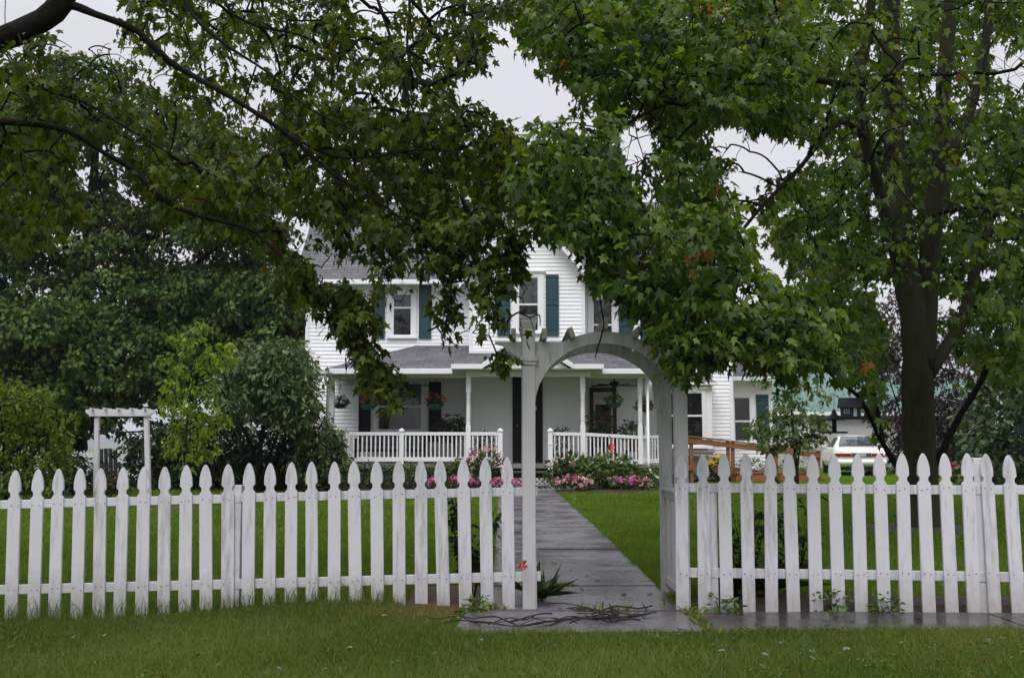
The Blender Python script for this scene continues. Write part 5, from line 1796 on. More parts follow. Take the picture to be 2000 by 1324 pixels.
ch = at(214, 930, 24.5)
gc = empty('garden_chair', (ch.x, 24.5, 0), R(35), 'dark wooden garden chair near the far picket fence', 'chair')
mb = MB(); mb.box(-.27, .27, -.25, .27, .36, .41); mb.build('seat', M_DARK, gc, .005, world=False)
mb = MB()
for k in range(5): mb.box(-.26 + k * .106, -.17 + k * .106, 0.0, .025, 0.0, .62 + .06 * math.sin(math.pi * (k + .5) / 5), Matrix.Translation((0, .25, .38)) @ Matrix.Rotation(R(-16), 4, 'X'))
mb.build('backrest', M_DARK, gc, .004, world=False)
for sx_ in (-1, 1):
    mb = MB(); mb.box(sx_ * .30 - .045, sx_ * .30 + .045, -.30, .32, .58, .605); mb.build('armrest', M_DARK, gc, .004, world=False)
    for y in (-.24, .24):
        mb = MB(); mb.box(sx_ * .29 - .025, sx_ * .29 + .025, y - .03, y + .03, 0, .58); mb.build('leg', M_DARK, gc, world=False)

ff = empty('picket_fence', (-12.5, 30, 0), 0, 'distant grey white picket fence at the back of the left garden', 'fence')
M_FARF = plain('pale distant fence paint', (.50, .51, .54), .7, .1, 3)
mb = MB(); hF = at(200, 880, 30).z
mb.prism([(-.045, 0), (.045, 0), (.045, hF - .07), (0, hF), (-.045, hF - .07)], -.01, .01)
x0F, x1F = at(-20, 900, 30).x, at(300, 900, 30).x
nF = 48
base = None
for k in range(nF):
    x = x0F + (x1F - x0F) * k / (nF - 1)
    if base is None:
        base = mb.build('picket', M_FARF, ff, world=False)
        base.location = (x + 12.5, 0, 0)
    else:
        o = base.copy(); COL.objects.link(o); o.parent = ff; o.location = (x + 12.5, random.gauss(0, .005), random.gauss(0, .01))
for z in (.25, hF - .25):
    mb = MB(); mb.box(x0F, x1F, 30.012, 30.05, z - .04, z + .04); mb.build('rail', M_FARF, ff)

# front details -----------------------------------------------------------
disc('mulch_ring', (ground_at(345, 993).x, ground_at(345, 993).y), .55, M_SOIL_RED, .04, 'red brown mulch ring round the yellow green sapling', 1.0)
disc('mulch_ring', (ground_at(1556, 965).x, ground_at(1556, 965).y), .5, M_SOIL_RED, .04, 'red brown mulch ring round the small tree on the right lawn', 1.0)
disc('mulch_ring', (at(1795, 1032, 14).x, 14.0), .95, M_SOIL, .06, 'dark mulch ring round the big maple trunk', 1.0)


def strap_leaves(root, c, n, h, w, mat, name='leaves', out=.6):
    P = np.tile(np.array(c), (n, 1)) + RNG.normal(0, .02, (n, 3)) * np.array([1, 1, 0])
    a = RNG.uniform(0, 2 * np.pi, n)
    T = np.stack([np.cos(a) * out, np.sin(a) * out, RNG.uniform(.5, 1.2, n)], 1)
    Nn = np.stack([-np.cos(a), -np.sin(a), np.full(n, .6)], 1)
    return leaves(name, P, T, Nn, h * RNG.uniform(.6, 1.1, n), RNG.uniform(.2, .8, n), 'lance', mat, root)


G_LILY = leaf_mat('lily leaf', (0.018, 0.040, 0.010), (0.040, 0.075, 0.018), (0.070, 0.115, 0.030), .2)
for (px, py, n, h, lab) in ((1052, 1128, 26, .30, 'dark strap leaved lily leaning onto the path by the left gate post'), (1425, 1120, 34, .42, 'strap leaved day lily behind the third picket right of the arch'), (1500, 1135, 34, .46, 'strap leaved day lily behind the fifth picket right of the arch'), (1462, 1125, 22, .5, 'upright grey green lily between the two day lilies')):
    g_ = at(px, py, 7.75 if px > 1100 else 7.6)
    root = empty('day_lily', (g_.x, g_.y, ghf(g_.x, g_.y)), 0, lab, 'plant', 'lilies behind the fence')
    strap_leaves(root, (g_.x, g_.y, ghf(g_.x, g_.y) + .01), n, h, .02, G_LILY)


def cane_plant(base, h, n_canes, label, leafm, flower=None, size=.05, name='rose_bush', cat='rose bush', wid=.3, per=12, fpos=None):
    root = empty(name, base, 0, label, cat)
    mb = MB()
    C, D = [], []
    for k in range(n_canes):
        a = RNG.uniform(0, 2 * np.pi)
        r = wid * RNG.uniform(.3, 1)
        top = Vector((base[0] + r * math.cos(a), base[1] + r * math.sin(a) * .6, base[2] + h * RNG.uniform(.55, 1)))
        mid = Vector(base).lerp(top, .5) + Vector((0, 0, h * .1))
        pts = catmull([Vector(base), mid, top], .08)
        mb.tube(pts, [.006 - .004 * i / len(pts) for i in range(len(pts))], 5)
        for i, p in enumerate(pts[2:]):
            for _ in range(2):
                C.append(p + Vector((random.gauss(0, .03), random.gauss(0, .03), random.gauss(0, .02)))); D.append((random.gauss(0, 1), random.gauss(0, 1), .3))
    mb.build('canes', M_TWIG, root)
    C = np.array([tuple(c) for c in C]); D = np.array(D); D /= np.linalg.norm(D, axis=1, keepdims=True)
    L = clump_leaves(C, D, per // 3, size * 1.0, size, .3, .6, .5)
    leaves('foliage', *L, 'oval', leafm, root)
    if flower is not None:
        blooms(root, np.array(fpos), .026, flower, 'flower', 60, .55)
    return root


cane_plant((-.28, 7.55, .01), .95, 8, 'dark leaved rose behind the left fence end with one coral bloom between the pickets', G_DARK, F_RED, .055, fpos=[tuple(at(1021, 1104, 7.10)), ], wid=.34)
cane_plant((1.72, 7.65, .01), .85, 7, 'thin dark shrub behind the second picket right of the arch', G_DARK, None, .045, 'shrub', 'shrub', .3)
cane_plant((2.15, 7.9, .01), .75, 8, 'bushy dark plant behind the lilies of the right fence', G_DARK, None, .05, 'shrub', 'shrub', .35)
for px, py, r, lab in ((1378, 1172, .09, 'leafy weed at the foot of the second picket right of the arch'), (1600, 1186, .10, 'round light green weed by the pavement under the seventh picket'), (1705, 1187, .08, 'pale green weed by the pavement right of the round weed'), (935, 1180, .06, 'small weed at the foot of the left fence near the gate')):
    g_ = ground_at(px, py)
    root = empty('weed', (g_.x, 7.10, ghf(g_.x, 7.1)), 0, lab, 'weed', 'weeds at the foot of the fence')
    bush(root, (g_.x, 7.09, ghf(g_.x, 7.09) + r * .5), (r * 1.2, r * .7, r), 20, 7, .035, 'oval', G_FRESH, .2, .6, stems=4)

# fallen branch on the apron
root = empty('fallen_branch', (.4, 6.6, .02), 0, 'dead forked branch of dark twigs lying on the wet slab before the gate', 'branch')
M_DEAD = plain('wet dead wood', (.020, .011, .009), .5, .4, 10, spec=.25)
mb = MB()
zb_ = .035
main = [(917, 1222), (960, 1228), (1010, 1232), (1065, 1226), (1120, 1216), (1180, 1215), (1230, 1213), (1282, 1206)]
def gp(px, py, z): 
    g_ = ground_at(px, py); return Vector((g_.x, g_.y, g_.z + z))
mb.tube(catmull([gp(x, y, .03 + .008 * (i % 2)) for i, (x, y) in enumerate(main)], .05), [.0065 + .0025 * math.sin(i * .9) for i in range(len(catmull([gp(x, y, .03) for x, y in main], .05)))], 6)
mb.build('limb', M_DEAD, root)
mb = MB()
rr = random.Random(5)
for k in range(24):
    i = rr.randrange(1, len(main) - 1)
    x, y = main[i]
    x += rr.uniform(-30, 30)
    L = rr.uniform(50, 150) * rr.choice((-1, 1, 1))
    dy = rr.uniform(-20, 16)
    y = min(max(y + rr.uniform(-7, 7), 1204), 1232)
    if x + L > 1300: L = -L * .6
    pts = [gp(x, y, .032), gp(x + L * .4, y + dy * .5 + rr.uniform(-3, 3), .045 + rr.uniform(0, .02)), gp(x + L * .75, y + dy * .8 + rr.uniform(-3, 3), .04 + rr.uniform(0, .03)), gp(x + L, y + dy, .045 + rr.uniform(0, .03))]
    mb.tube(catmull(pts, .05), .0026 + rr.random() * .0026, 5)
mb.build('twigs', M_DEAD, root)

# dropped leaves
M_PALE = leaf_mat('pale leaf underside', (.13, .14, .13), (.20, .21, .20), (.30, .31, .29), .2, (1, 1, .8))
M_DEADLEAF = leaf_mat('wet brown leaf', (.015, .010, .008), (.030, .018, .012), (.060, .040, .020), .1)


def dropped(px, py, mat, label, group, size):
    g_ = ground_at(px, py)
    zz = g_.z + (.036 if mat is M_PALE else .030)
    n = 1
    o = leaves('fallen_leaf', np.array([[g_.x, g_.y, zz]]), np.array([[math.cos(px * 1.7), math.sin(px * 1.7), .15]]), np.array([[random.gauss(0, .35), -.25, 1.0]]), np.array([size]), np.array([random.random() * .9]), 'maple', mat)
    me = o.data
    # give the blade real thickness and a curl
    c0 = np.array([g_.x, g_.y, zz])
    for v_ in me.vertices:
        d = v_.co - Vector(c0)
        v_.co.z += 1.8 * (d.x ** 2 + d.y ** 2)
    tag(o, label, 'fallen leaf', group)


pale = [(200, 1252), (140, 1255), (405, 1258), (548, 1182), (683, 1276), (747, 1213), (802, 1092), (845, 1270), (944, 1261), (982, 1313), (1169, 1281), (1323, 1249), (1404, 1282), (1489, 1288), (1523, 1267), (1586, 1298), (1640, 1287), (1658, 1278), (1747, 1290), (1760, 1268), (1814, 1277), (1871, 1278), (1935, 1261), (1964, 1257), (1591, 1285), (1088, 1272), (1210, 1316), (635, 1318), (540, 1318), (900, 1215)]
for x, y in pale:
    dropped(x, y, M_PALE, 'small pale upturned maple leaf lying in the lawn grass', 'pale leaves fallen on the lawn', random.uniform(.026, .048))
dark = [(1090, 1163), (1105, 1162), (1110, 1160), (1140, 1160), (1165, 1215), (1188, 1162), (1188, 1172), (1222, 1168), (1264, 1169), (1115, 1119), (1156, 1091), (1204, 1110), (1195, 1121), (1165, 1183), (1178, 1184), (1096, 1196), (1208, 1200), (1068, 1190), (1155, 1160), (1100, 1168), (1112, 1195), (1170, 1140), (1230, 1142), (1145, 1130)]
for x, y in dark:
    dropped(x, y, M_DEADLEAF, 'small dark wet leaf lying on the concrete garden path', 'dark leaves on the path', random.uniform(.03, .06))
# grass growing in the slab joints
def joint_tuft(x, y, n, r):
    P = np.stack([x + RNG.normal(0, r, n), y + RNG.normal(0, .008, n), np.full(n, .015)], 1)
    a = RNG.uniform(0, 2 * np.pi, n)
    T = np.stack([np.cos(a) * .9, np.sin(a) * .4, RNG.uniform(.3, 1, n)], 1)
    return P, T
Ps, Ts = [], []
for x, y, n, r in ((.42, 8.32, 40, .05), (.05, 8.32, 60, .10), (.62, 7.12, 60, .12), (1.19, 6.9, 50, .022), (1.2, 6.6, 40, .022), (-.12, 7.15, 30, .04), (0.3, 9.75, 14, .1), (1.2, 7.3, 60, .05)):
    p, t = joint_tuft(x, y, n, r)
    if x > 1.15: p[:, 1] = y + RNG.normal(0, .18, n)
    Ps.append(p); Ts.append(t)
Ps, Ts = np.concatenate(Ps), np.concatenate(Ts)
o = leaves('joint_grass', Ps, Ts, rnd_unit(len(Ps)), RNG.uniform(.03, .085, len(Ps)), RNG.uniform(.2, 1.25, len(Ps)), 'lance', M_GRASS)
tag(o, 'wisps of grass growing in the joints of the path', 'grass', kind='stuff')

# ------------------------------------------------------------------ trees
def PX(pts):
    return [at(x, y, Y) for (x, y, Y) in pts]


GAPS = [
    [(972, 55), (1000, 95), (1010, 155), (1060, 150), (1105, 165), (1135, 200), (1060, 218), (1010, 200), (985, 222), (955, 205), (915, 185), (905, 150), (950, 130), (965, 100)],
    [(1238, 205), (1262, 255), (1292, 262), (1275, 300), (1262, 340), (1236, 345), (1215, 320), (1203, 280), (1228, 250)],
    [(1395, 228), (1440, 255), (1490, 258), (1545, 272), (1572, 300), (1560, 335), (1515, 345), (1490, 372), (1470, 385), (1440, 350), (1425, 390), (1405, 350), (1440, 318), (1392, 300), (1378, 262)],
    [(120, 52), (150, 22), (195, 38), (215, 75), (245, 92), (262, 108), (245, 150), (205, 155), (150, 135), (105, 105), (70, 100), (90, 78)],
    [(545, 462), (590, 430), (602, 480), (578, 505)],
    [(1915, 98), (2010, 85), (2010, 175), (1945, 165)],
    [(685, -10), (770, -10), (772, 58), (735, 48), (700, 22)],
    [(818, 18), (875, 12), (868, 42), (822, 44)],
    [(1085, 238), (1160, 232), (1185, 262), (1130, 270)],
    [(395, 10), (430, 12), (435, 72), (418, 60)],
    [(196, 318), (235, 318), (230, 352), (205, 348)],
    [(340, 305), (365, 310), (350, 335)],
    [(1420, 545), (1478, 540), (1480, 590), (1440, 600)],
]


CLEAR = [
    [(600, 600), (630, 640), (675, 700), (700, 770), (660, 800), (600, 800)],
    [(760, 568), (836, 570), (838, 650), (862, 676), (882, 674), (896, 640), (893, 556), (926, 556), (930, 650), (945, 688), (962, 690), (962, 760), (800, 760), (782, 730), (752, 640)],
    [(1018, 490), (1045, 470), (1075, 490), (1128, 505), (1140, 560), (1165, 590), (1262, 632), (1280, 690), (1300, 745), (1320, 760), (1480, 760), (1480, 800), (1000, 800), (1000, 735), (1040, 660), (1020, 640), (990, 610), (1000, 560), (1030, 545)],
    [(1395, 712), (1430, 700), (1450, 724), (1520, 745), (1500, 900), (1340, 900), (1345, 750)],
    [(600, 500), (650, 492), (700, 500), (690, 530), (640, 560), (610, 560)],
    [(640, 762), (744, 756), (750, 806), (640, 815)],
    [(800, 740), (900, 740), (900, 900), (600, 900), (600, 812), (770, 806)],
    [(1725, 580), (1850, 580), (1850, 1040), (1725, 1040)],
]


def outside_gaps(P, soft=8):
    q = proj(P) + RNG.normal(0, soft, (len(P), 2))
    m = np.ones(len(P), bool)
    for g in GAPS + CLEAR:
        m &= ~inpoly(q, g)
    return m


def thin_front(P, lines, prob):
    """the inner crown is bare: drop most leaves that hang right in front of the listed boughs"""
    q = proj(P)
    drop = np.zeros(len(P), bool)
    for pts, rad in lines:
        pts = np.array(pts, float)
        for a, b in zip(pts[:-1], pts[1:]):
            d = b[:2] - a[:2]
            t = np.clip(((q - a[:2]) @ d) / (d @ d), 0, 1)
            e = q - (a[:2] + t[:, None] * d)
            Yl = a[2] + t * (b[2] - a[2])
            drop |= (np.hypot(e[:, 0], e[:, 1]) < rad) & (P[:, 1] < Yl + .1)
    return ~(drop & (RNG.uniform(0, 1, len(P)) < prob))


def sample_poly(poly, n, Yr):
    poly = np.array(poly, float)
    x0, y0 = poly.min(0); x1, y1 = poly.max(0)
    out = []
    while len(out) < n:
        q = np.stack([RNG.uniform(x0, x1, 400), RNG.uniform(y0, y1, 400)], 1)
        q = q[inpoly(q, poly)]
        for p in q:
            if callable(Yr): a, b = Yr(p[0], p[1])
            else: a, b = Yr
            out.append(tuple(at(p[0], p[1], RNG.uniform(a, b))))
            if len(out) >= n: break
    return np.array(out)


def along(pts, n, w, dw=.3):
    """clump centres scattered round a hanging strand given in (px, py, Y)"""
    c = catmull(PX(pts), .03)
    idx = RNG.integers(0, len(c), n)
    P = np.array([tuple(c[i]) for i in idx])
    return P + RNG.normal(0, 1, (n, 3)) * np.array([w, dw, w * .8])


def over(n, lo, hi, margin=60):
    """crown clumps above the picture's upper edge"""
    out = np.zeros((0, 3))
    while len(out) < n:
        P = RNG.uniform(lo, hi, (n * 2, 3))
        q = proj(P)
        m = (q[:, 1] < -margin) | (q[:, 0] < -150) | (q[:, 0] > 2150)
        m &= P[:, 1] > 0.5
        out = np.concatenate([out, P[m]])
    return out[:n]


L_A = leaf_mat('front maple leaves', (0.0192, 0.0368, 0.0032), (0.0464, 0.0784, 0.0056), (0.1040, 0.1400, 0.0160), 0.45, (1.0, 0.92, 0.20), 0.5, 0.2, (0.20, 0.09, 0.03), tmul=1.4)
L_B = leaf_mat('right maple leaves', (0.0231, 0.0540, 0.0067), (0.0540, 0.1079, 0.0134), (0.1348, 0.1975, 0.0347), 0.45, (1.0, 1.0, 0.25), 0.45, 0.25, (0.24, 0.10, 0.045), tmul=1.6)
L_C = leaf_mat('far maple leaves', (0.027, 0.055, 0.011), (0.056, 0.106, 0.022), (0.112, 0.178, 0.042), 0.28, (1, 1, 0.4), 0.6, 0.15, tmul=1.3)
L_PUR = leaf_mat('purple plum leaves', (0.0105, 0.0045, 0.0075), (0.0225, 0.0097, 0.0135), (0.0525, 0.0225, 0.0285), 0.2, (1, .5, .6), 0.5, 0.3)
L_R = leaf_mat('right background leaves', (0.014, 0.034, 0.010), (0.032, 0.065, 0.020), (0.075, 0.125, 0.036), 0.25)


def grow(name, label, loc, trunk_limbs, other_limbs, C, each, size, spread, kind, mat, droop=.6, up=.8, r_tip=.0035, maxlen=2.5, rmax=.03, gaps=True, tone=None, jit=.55, accent=0.0, sag=.12, smooth_n=12, tonefn=None, twn=4, bare=None, bprob=.75, bark=None):
    root = empty(name, loc, 0, label, 'tree')
    mb = MB()
    nodes = []
    for (pts, r0, r1, fl) in trunk_limbs:
        nodes += limb_tube(mb, pts, r0, r1, smooth_n, .15, .08, fl)
    mb.build('trunk', bark or M_BARK, root)
    mb = MB()
    for (pts, r0, r1) in other_limbs:
        nodes += limb_tube(mb, pts, r0, r1, 7, .12, .12)
    D, ok = connect_twigs(mb, nodes, C, r_tip, sag, maxlen, rmax, twn)
    mb.build('branches', M_TWIG if r_tip < .02 else M_BARK, root)
    C, D = C[ok], D[ok]
    D = D + np.array([0, 0, -.25]); D /= np.linalg.norm(D, axis=1, keepdims=True)
    if callable(size): size = size(C)
    if callable(spread): spread = spread(C)
    ct = RNG.uniform(*(tone or (.2, .75)), len(C))
    if tonefn is not None: ct = np.clip(ct + tonefn(C), 0, 1)
    P, T, Nn, S, tn = clump_leaves(C, D, each, spread, size, droop, up, jit, clump_tone=ct)
    if gaps:
        m = outside_gaps(P)
        P, T, Nn, S, tn = P[m], T[m], Nn[m], S[m], tn[m]
    if bare:
        m = thin_front(P, bare, bprob)
        P, T, Nn, S, tn = P[m], T[m], Nn[m], S[m], tn[m]
    if accent > 0:
        # young reddish leaves sit together at a few shoot tips
        cells = np.floor(P / .16).astype(int)
        hsh = (cells[:, 0] * 73856093 ^ cells[:, 1] * 19349663 ^ cells[:, 2] * 83492791) % 1000
        a = (hsh < accent * 1000) & (RNG.uniform(0, 1, len(P)) < .6)
        tn = np.where(a, 1.0, tn)
    leaves('crown', P, T, Nn, S, tn, kind, mat, root)
    return root


# --- big maple whose branches hang into the picture from the left
A1 = [(240, -20), (1040, -20), (1000, 55), (975, 75), (965, 130), (900, 165), (955, 220), (1015, 255), (1040, 320), (1000, 400), (940, 425), (860, 455), (770, 455), (690, 440), (600, 420), (540, 400), (480, 370), (420, 330), (350, 270), (300, 190), (225, 130)]
A1b = [(560, 180), (1000, 250), (1030, 330), (960, 420), (830, 470), (700, 445), (590, 420), (520, 330)]
A2 = [(-40, 120), (60, 140), (120, 210), (150, 320), (165, 420), (110, 470), (50, 480), (-40, 470)]
A3 = [(250, 330), (330, 300), (450, 330), (530, 420), (600, 520), (640, 590), (600, 600), (520, 490), (450, 460), (370, 440), (300, 400)]
A4 = [(60, 150), (220, 160), (300, 240), (330, 330), (220, 300), (130, 260)]
YA_ = lambda x, y: (7.5, 12.0) if x < 700 else (7.2, 10.5)
def sparse_left(P):
    q = proj(P)
    k = np.where((q[:, 0] < 540) & (q[:, 1] > 110), .52, .86)
    return P[RNG.uniform(0, 1, len(P)) < k]

CA = np.concatenate([
    sparse_left(sample_poly(A1, 1150, YA_)), sample_poly(A1b, 330, (7.0, 9.0)), sample_poly(A2, 230, (7.5, 10.5)), sample_poly(A3, 170, (7.2, 9.0)), sample_poly(A4, 60, (7.2, 9.0)),
    sample_poly([(-20, 85), (60, 80), (110, 60), (130, 100), (60, 130), (-20, 150)], 26, (7.0, 8.5)),
    sample_poly([(120, 60), (240, 90), (240, 160), (160, 130)], 14, (7.2, 8.6)),
    along([(570, 505, 7.5), (620, 570, 7.4), (660, 610, 7.4), (705, 680, 7.3), (740, 735, 7.3), (770, 785, 7.2)], 150, .050, .15),
    along([(610, 535, 7.5), (690, 590, 7.4), (735, 640, 7.3)], 36, .07, .2),
    along([(740, 440, 7.3), (770, 520, 7.2), (775, 560, 7.2)], 34, .09), along([(820, 450, 7.2), (865, 540, 7.2), (872, 590, 7.15), (868, 640, 7.1)], 42, .075, .15),
    along([(930, 420, 7.2), (965, 520, 7.1), (960, 600, 7.0), (950, 660, 7.0)], 46, .075, .15), along([(985, 430, 7.1), (1000, 500, 7.1), (1010, 560, 7.0)], 30, .06, .1), along([(975, 700, 7.0), (990, 715, 7.0)], 5, .03, .05),
    along([(850, 430, 7.4), (905, 480, 7.3), (925, 540, 7.2)], 40, .09), along([(640, 440, 7.6), (700, 500, 7.4), (725, 560, 7.4)], 22, .09), along([(1040, 640, 7.0), (1060, 615, 7.0)], 3, .03, .04),
    along([(1015, 590, 7.0), (1040, 640, 6.95), (1062, 625, 6.95)], 4, .03, .04),
    over(1250, (-7.5, 0.5, 4.3), (1.2, 10.5, 8.0)),  # unseen upper crown, leaves added to shade the verge, fence and near lawn
])
TA = [([(-6.4, 7.8, -.1), (-6.35, 7.8, 1.2), (-6.25, 7.8, 2.4), (-6.0, 7.75, 3.4)], .36, .24, .5),
      ([(-6.0, 7.75, 3.3)] + PX([(-130, 110, 7.7), (0, 78, 7.6), (60, 52, 7.6), (105, 24, 7.6), (135, -25, 7.6), (170, -140, 7.8), (260, -300, 8.1)]), .15, .055, 0),
      ([(-6.1, 7.75, 3.2), (-6.0, 7.3, 5.2), (-5.0, 6.4, 6.6), (-3.5, 5.0, 7.2), (-1.5, 4.5, 7.4)], .20, .05, 0),
      ([(-6.1, 7.75, 3.4), (-6.0, 8.3, 5.2), (-4.6, 8.8, 6.6), (-2.4, 8.6, 7.2), (0.6, 8.0, 7.3)], .18, .04, 0)]
OA = [(PX([(120, 8, 7.6), (150, 14, 7.6), (185, 28, 7.6), (270, 62, 7.6), (330, 120, 7.6), (450, 190, 7.5), (560, 262, 7.5), (650, 340, 7.4), (725, 385, 7.3), (800, 440, 7.2), (850, 490, 7.1)]), .036, .006),
      ([Vector((-6.1, 7.75, 2.9))] + PX([(-130, 252, 7.7), (-30, 238, 7.7), (50, 242, 7.6), (130, 255, 7.6), (205, 300, 7.6), (265, 335, 7.6), (310, 385, 7.55), (380, 420, 7.5), (450, 437, 7.5), (500, 455, 7.5), (560, 515, 7.45), (600, 565, 7.4), (640, 612, 7.4), (680, 650, 7.35), (720, 720, 7.3), (765, 785, 7.2)]), .046, .004),
      (PX([(340, -120, 8.0), (365, 10, 7.8), (430, 80, 7.6), (520, 140, 7.5), (600, 210, 7.4), (700, 260, 7.3)]), .022, .005),
      (PX([(420, -120, 8.2), (440, 8, 8.0), (500, 50, 7.9), (590, 70, 7.8), (690, 120, 7.7)]), .02, .005),
      (PX([(560, 262, 7.5), (650, 305, 7.4), (740, 306, 7.3), (820, 292, 7.2), (900, 300, 7.1), (970, 340, 7.0)]), .014, .004),
      (PX([(650, 340, 7.4), (700, 420, 7.35), (740, 480, 7.3), (765, 560, 7.2)]), .010, .003),
      (PX([(-60, 110, 7.7), (100, 180, 7.7), (165, 200, 7.7), (230, 240, 7.6), (330, 300, 7.6), (380, 330, 7.5)]), .016, .004),
      (PX([(690, -130, 7.9), (755, 50, 7.6), (800, 200, 7.4), (870, 330, 7.2), (930, 450, 7.1), (955, 560, 7.0), (955, 655, 7.0)]), .018, .003),
      (PX([(800, 440, 7.2), (860, 520, 7.15), (872, 640, 7.1)]), .006, .003),
      (PX([(780, -130, 8.0), (800, 0, 7.9), (800, 120, 7.7), (880, 210, 7.5), (960, 270, 7.3)]), .02, .004),
      (PX([(500, 130, 7.6), (470, 240, 7.8), (500, 330, 7.9), (520, 400, 7.8)]), .007, .003),
      (PX([(735, 385, 7.3), (745, 430, 7.25), (735, 480, 7.2), (738, 520, 7.2)]), .006, .003)]
BARE_A = [[(120, 8, 7.6), (185, 28, 7.6), (270, 62, 7.6), (330, 120, 7.6), (450, 190, 7.5), (560, 262, 7.5), (650, 340, 7.4), (725, 385, 7.3), (800, 440, 7.2)],
          [(-30, 238, 7.7), (50, 242, 7.6), (130, 255, 7.6), (205, 300, 7.6), (265, 335, 7.6), (310, 385, 7.55), (380, 420, 7.5), (450, 437, 7.5), (500, 455, 7.5), (560, 515, 7.45), (600, 565, 7.4), (640, 612, 7.4)],
          [(365, 10, 7.8), (430, 80, 7.6), (520, 140, 7.5)], [(440, 8, 8.0), (500, 50, 7.9), (590, 70, 7.8)], [(650, 305, 7.4), (740, 306, 7.3), (820, 292, 7.2)], [(100, 180, 7.7), (165, 200, 7.7), (230, 240, 7.6), (330, 300, 7.6)]]
grow('maple_tree', 'large maple standing off to the left, dark olive branches hanging over the fence', (-6.4, 7.8, 0), TA, OA, CA, 11, lambda C: .060 + .0035 * np.clip(C[:, 1] - 7, 0, 6), lambda C: .095 + .006 * np.clip(C[:, 1] - 7, 0, 6), 'maple', L_A, .7, .75, accent=.004, maxlen=2.4, rmax=.014, r_tip=.003, tone=(.02, .95), jit=.7, bark=M_BARK2, bare=[([(x, y, Y) for x, y, Y in l], 13) for l in BARE_A], bprob=.85)

# --- the maple on the right lawn
YBk = lambda x, y: ((14.3, 18) if RNG.uniform() < .72 else (9.5, 13)) if x > 1560 else (8.2 + max(0, x - 1100) * .003, 12)
B1 = [(1010, -20), (2040, -20), (2040, 230), (1900, 260), (1760, 300), (1600, 300), (1550, 270), (1440, 250), (1380, 240), (1300, 270), (1240, 210), (1180, 240), (1110, 190), (1060, 140), (1020, 90)]
B1t = [(1010, -20), (1560, -20), (1580, 180), (1420, 230), (1300, 200), (1180, 170), (1080, 130)]
B2 = [(1050, 250), (1200, 225), (1215, 320), (1250, 400), (1330, 420), (1400, 405), (1450, 460), (1490, 540), (1560, 580), (1610, 670), (1560, 715), (1480, 695), (1400, 690), (1340, 700), (1295, 660), (1265, 610), (1220, 570), (1160, 555), (1130, 480), (1060, 450), (1010, 410), (1000, 340)]
B3 = [(1490, 400), (1600, 320), (1720, 280), (2040, 210), (2040, 640), (1900, 600), (1800, 540), (1700, 540), (1620, 580), (1560, 560), (1510, 470)]
CB = np.concatenate([
    sample_poly(B1, 1550, YBk), sample_poly(B1t, 430, (7.6, 9.8)), sample_poly(B2, 960, (6.5, 8.3)), sample_poly(B3, 240, (10.5, 13.5)), sample_poly(B3, 900, (14.2, 18)),
    sample_poly([(1270, 300), (1420, 330), (1440, 420), (1330, 440), (1270, 400)], 60, (7.0, 10)),
    sample_poly([(1560, 560), (1700, 560), (1760, 700), (1700, 800), (1640, 720), (1580, 640)], 170, (12, 16)),
    sample_poly([(1840, 600), (2040, 600), (2040, 740), (1960, 760), (1870, 680)], 150, (12, 17)),
    sample_poly([(1700, 770), (1760, 760), (1760, 880), (1720, 860)], 10, (13.2, 14)),
    along([(1280, 640, 6.9), (1320, 700, 6.8), (1350, 735, 6.75)], 34, .07, .12), along([(1480, 650, 7.0), (1520, 700, 6.9), (1530, 740, 6.9)], 26, .08, .15), along([(1560, 600, 7.2), (1610, 670, 7.1), (1620, 700, 7.1)], 36, .09, .2),
    along([(1380, 640, 6.9), (1400, 700, 6.8), (1385, 725, 6.8)], 30, .07, .12), along([(1255, 560, 7.0), (1240, 610, 7.0)], 12, .06, .1),
    (lambda Q: Q[(Q[:, 0] > 3.0) | (Q[:, 1] > 9.5)])(over(2700, (0.5, 5.5, 4.6), (11, 18, 12.0))),  # unseen upper crown, leaves added for shade, kept off the front mass
    sample_poly([(1270, 235), (1420, 215), (1405, 290), (1445, 330), (1430, 400), (1370, 430), (1290, 400), (1275, 330)], 90, (8, 11)),
    along([(1580, 235, 12), (1500, 258, 11.5), (1440, 285, 11), (1395, 310, 10.5)], 36, .10, .2), along([(1210, 240, 9), (1240, 300, 9), (1250, 360, 8.6)], 22, .08, .2), along([(1560, 330, 11), (1510, 360, 10.6), (1470, 400, 10)], 26, .10, .2),
])
TB = [(PX([(1796, 1062, 14), (1797, 1000, 14), (1797, 945, 14), (1795, 860, 14), (1792, 760, 14), (1790, 680, 14), (1783, 600, 14), (1768, 520, 14), (1757, 420, 14), (1747, 280, 14.1), (1741, 100, 14.2), (1744, -80, 14.3), (1750, -300, 14.5)]), .250, .075, .42),
      (PX([(1800, 720, 14), (1808, 620, 14), (1816, 520, 13.9), (1822, 420, 13.8), (1837, 310, 13.7), (1842, 180, 13.6), (1852, 60, 13.6), (1868, -120, 13.6), (1880, -300, 13.5)]), .17, .06, 0),
      (PX([(1768, 560, 14), (1738, 455, 13.7), (1712, 350, 13.5), (1688, 270, 13.3), (1682, 150, 13.2), (1702, 0, 13.2), (1690, -200, 13.0)]), .095, .05, 0),
      (PX([(1812, 730, 14), (1845, 682, 14.2), (1880, 625, 14.4), (1900, 550, 14.6), (1935, 430, 14.8), (1990, 300, 15)]), .10, .04, 0),
      (PX([(1824, 430, 13.8), (1858, 300, 14), (1902, 196, 14.2), (1923, 105, 14.3), (1932, 0, 14.4), (1940, -150, 14.5)]), .085, .05, 0)]
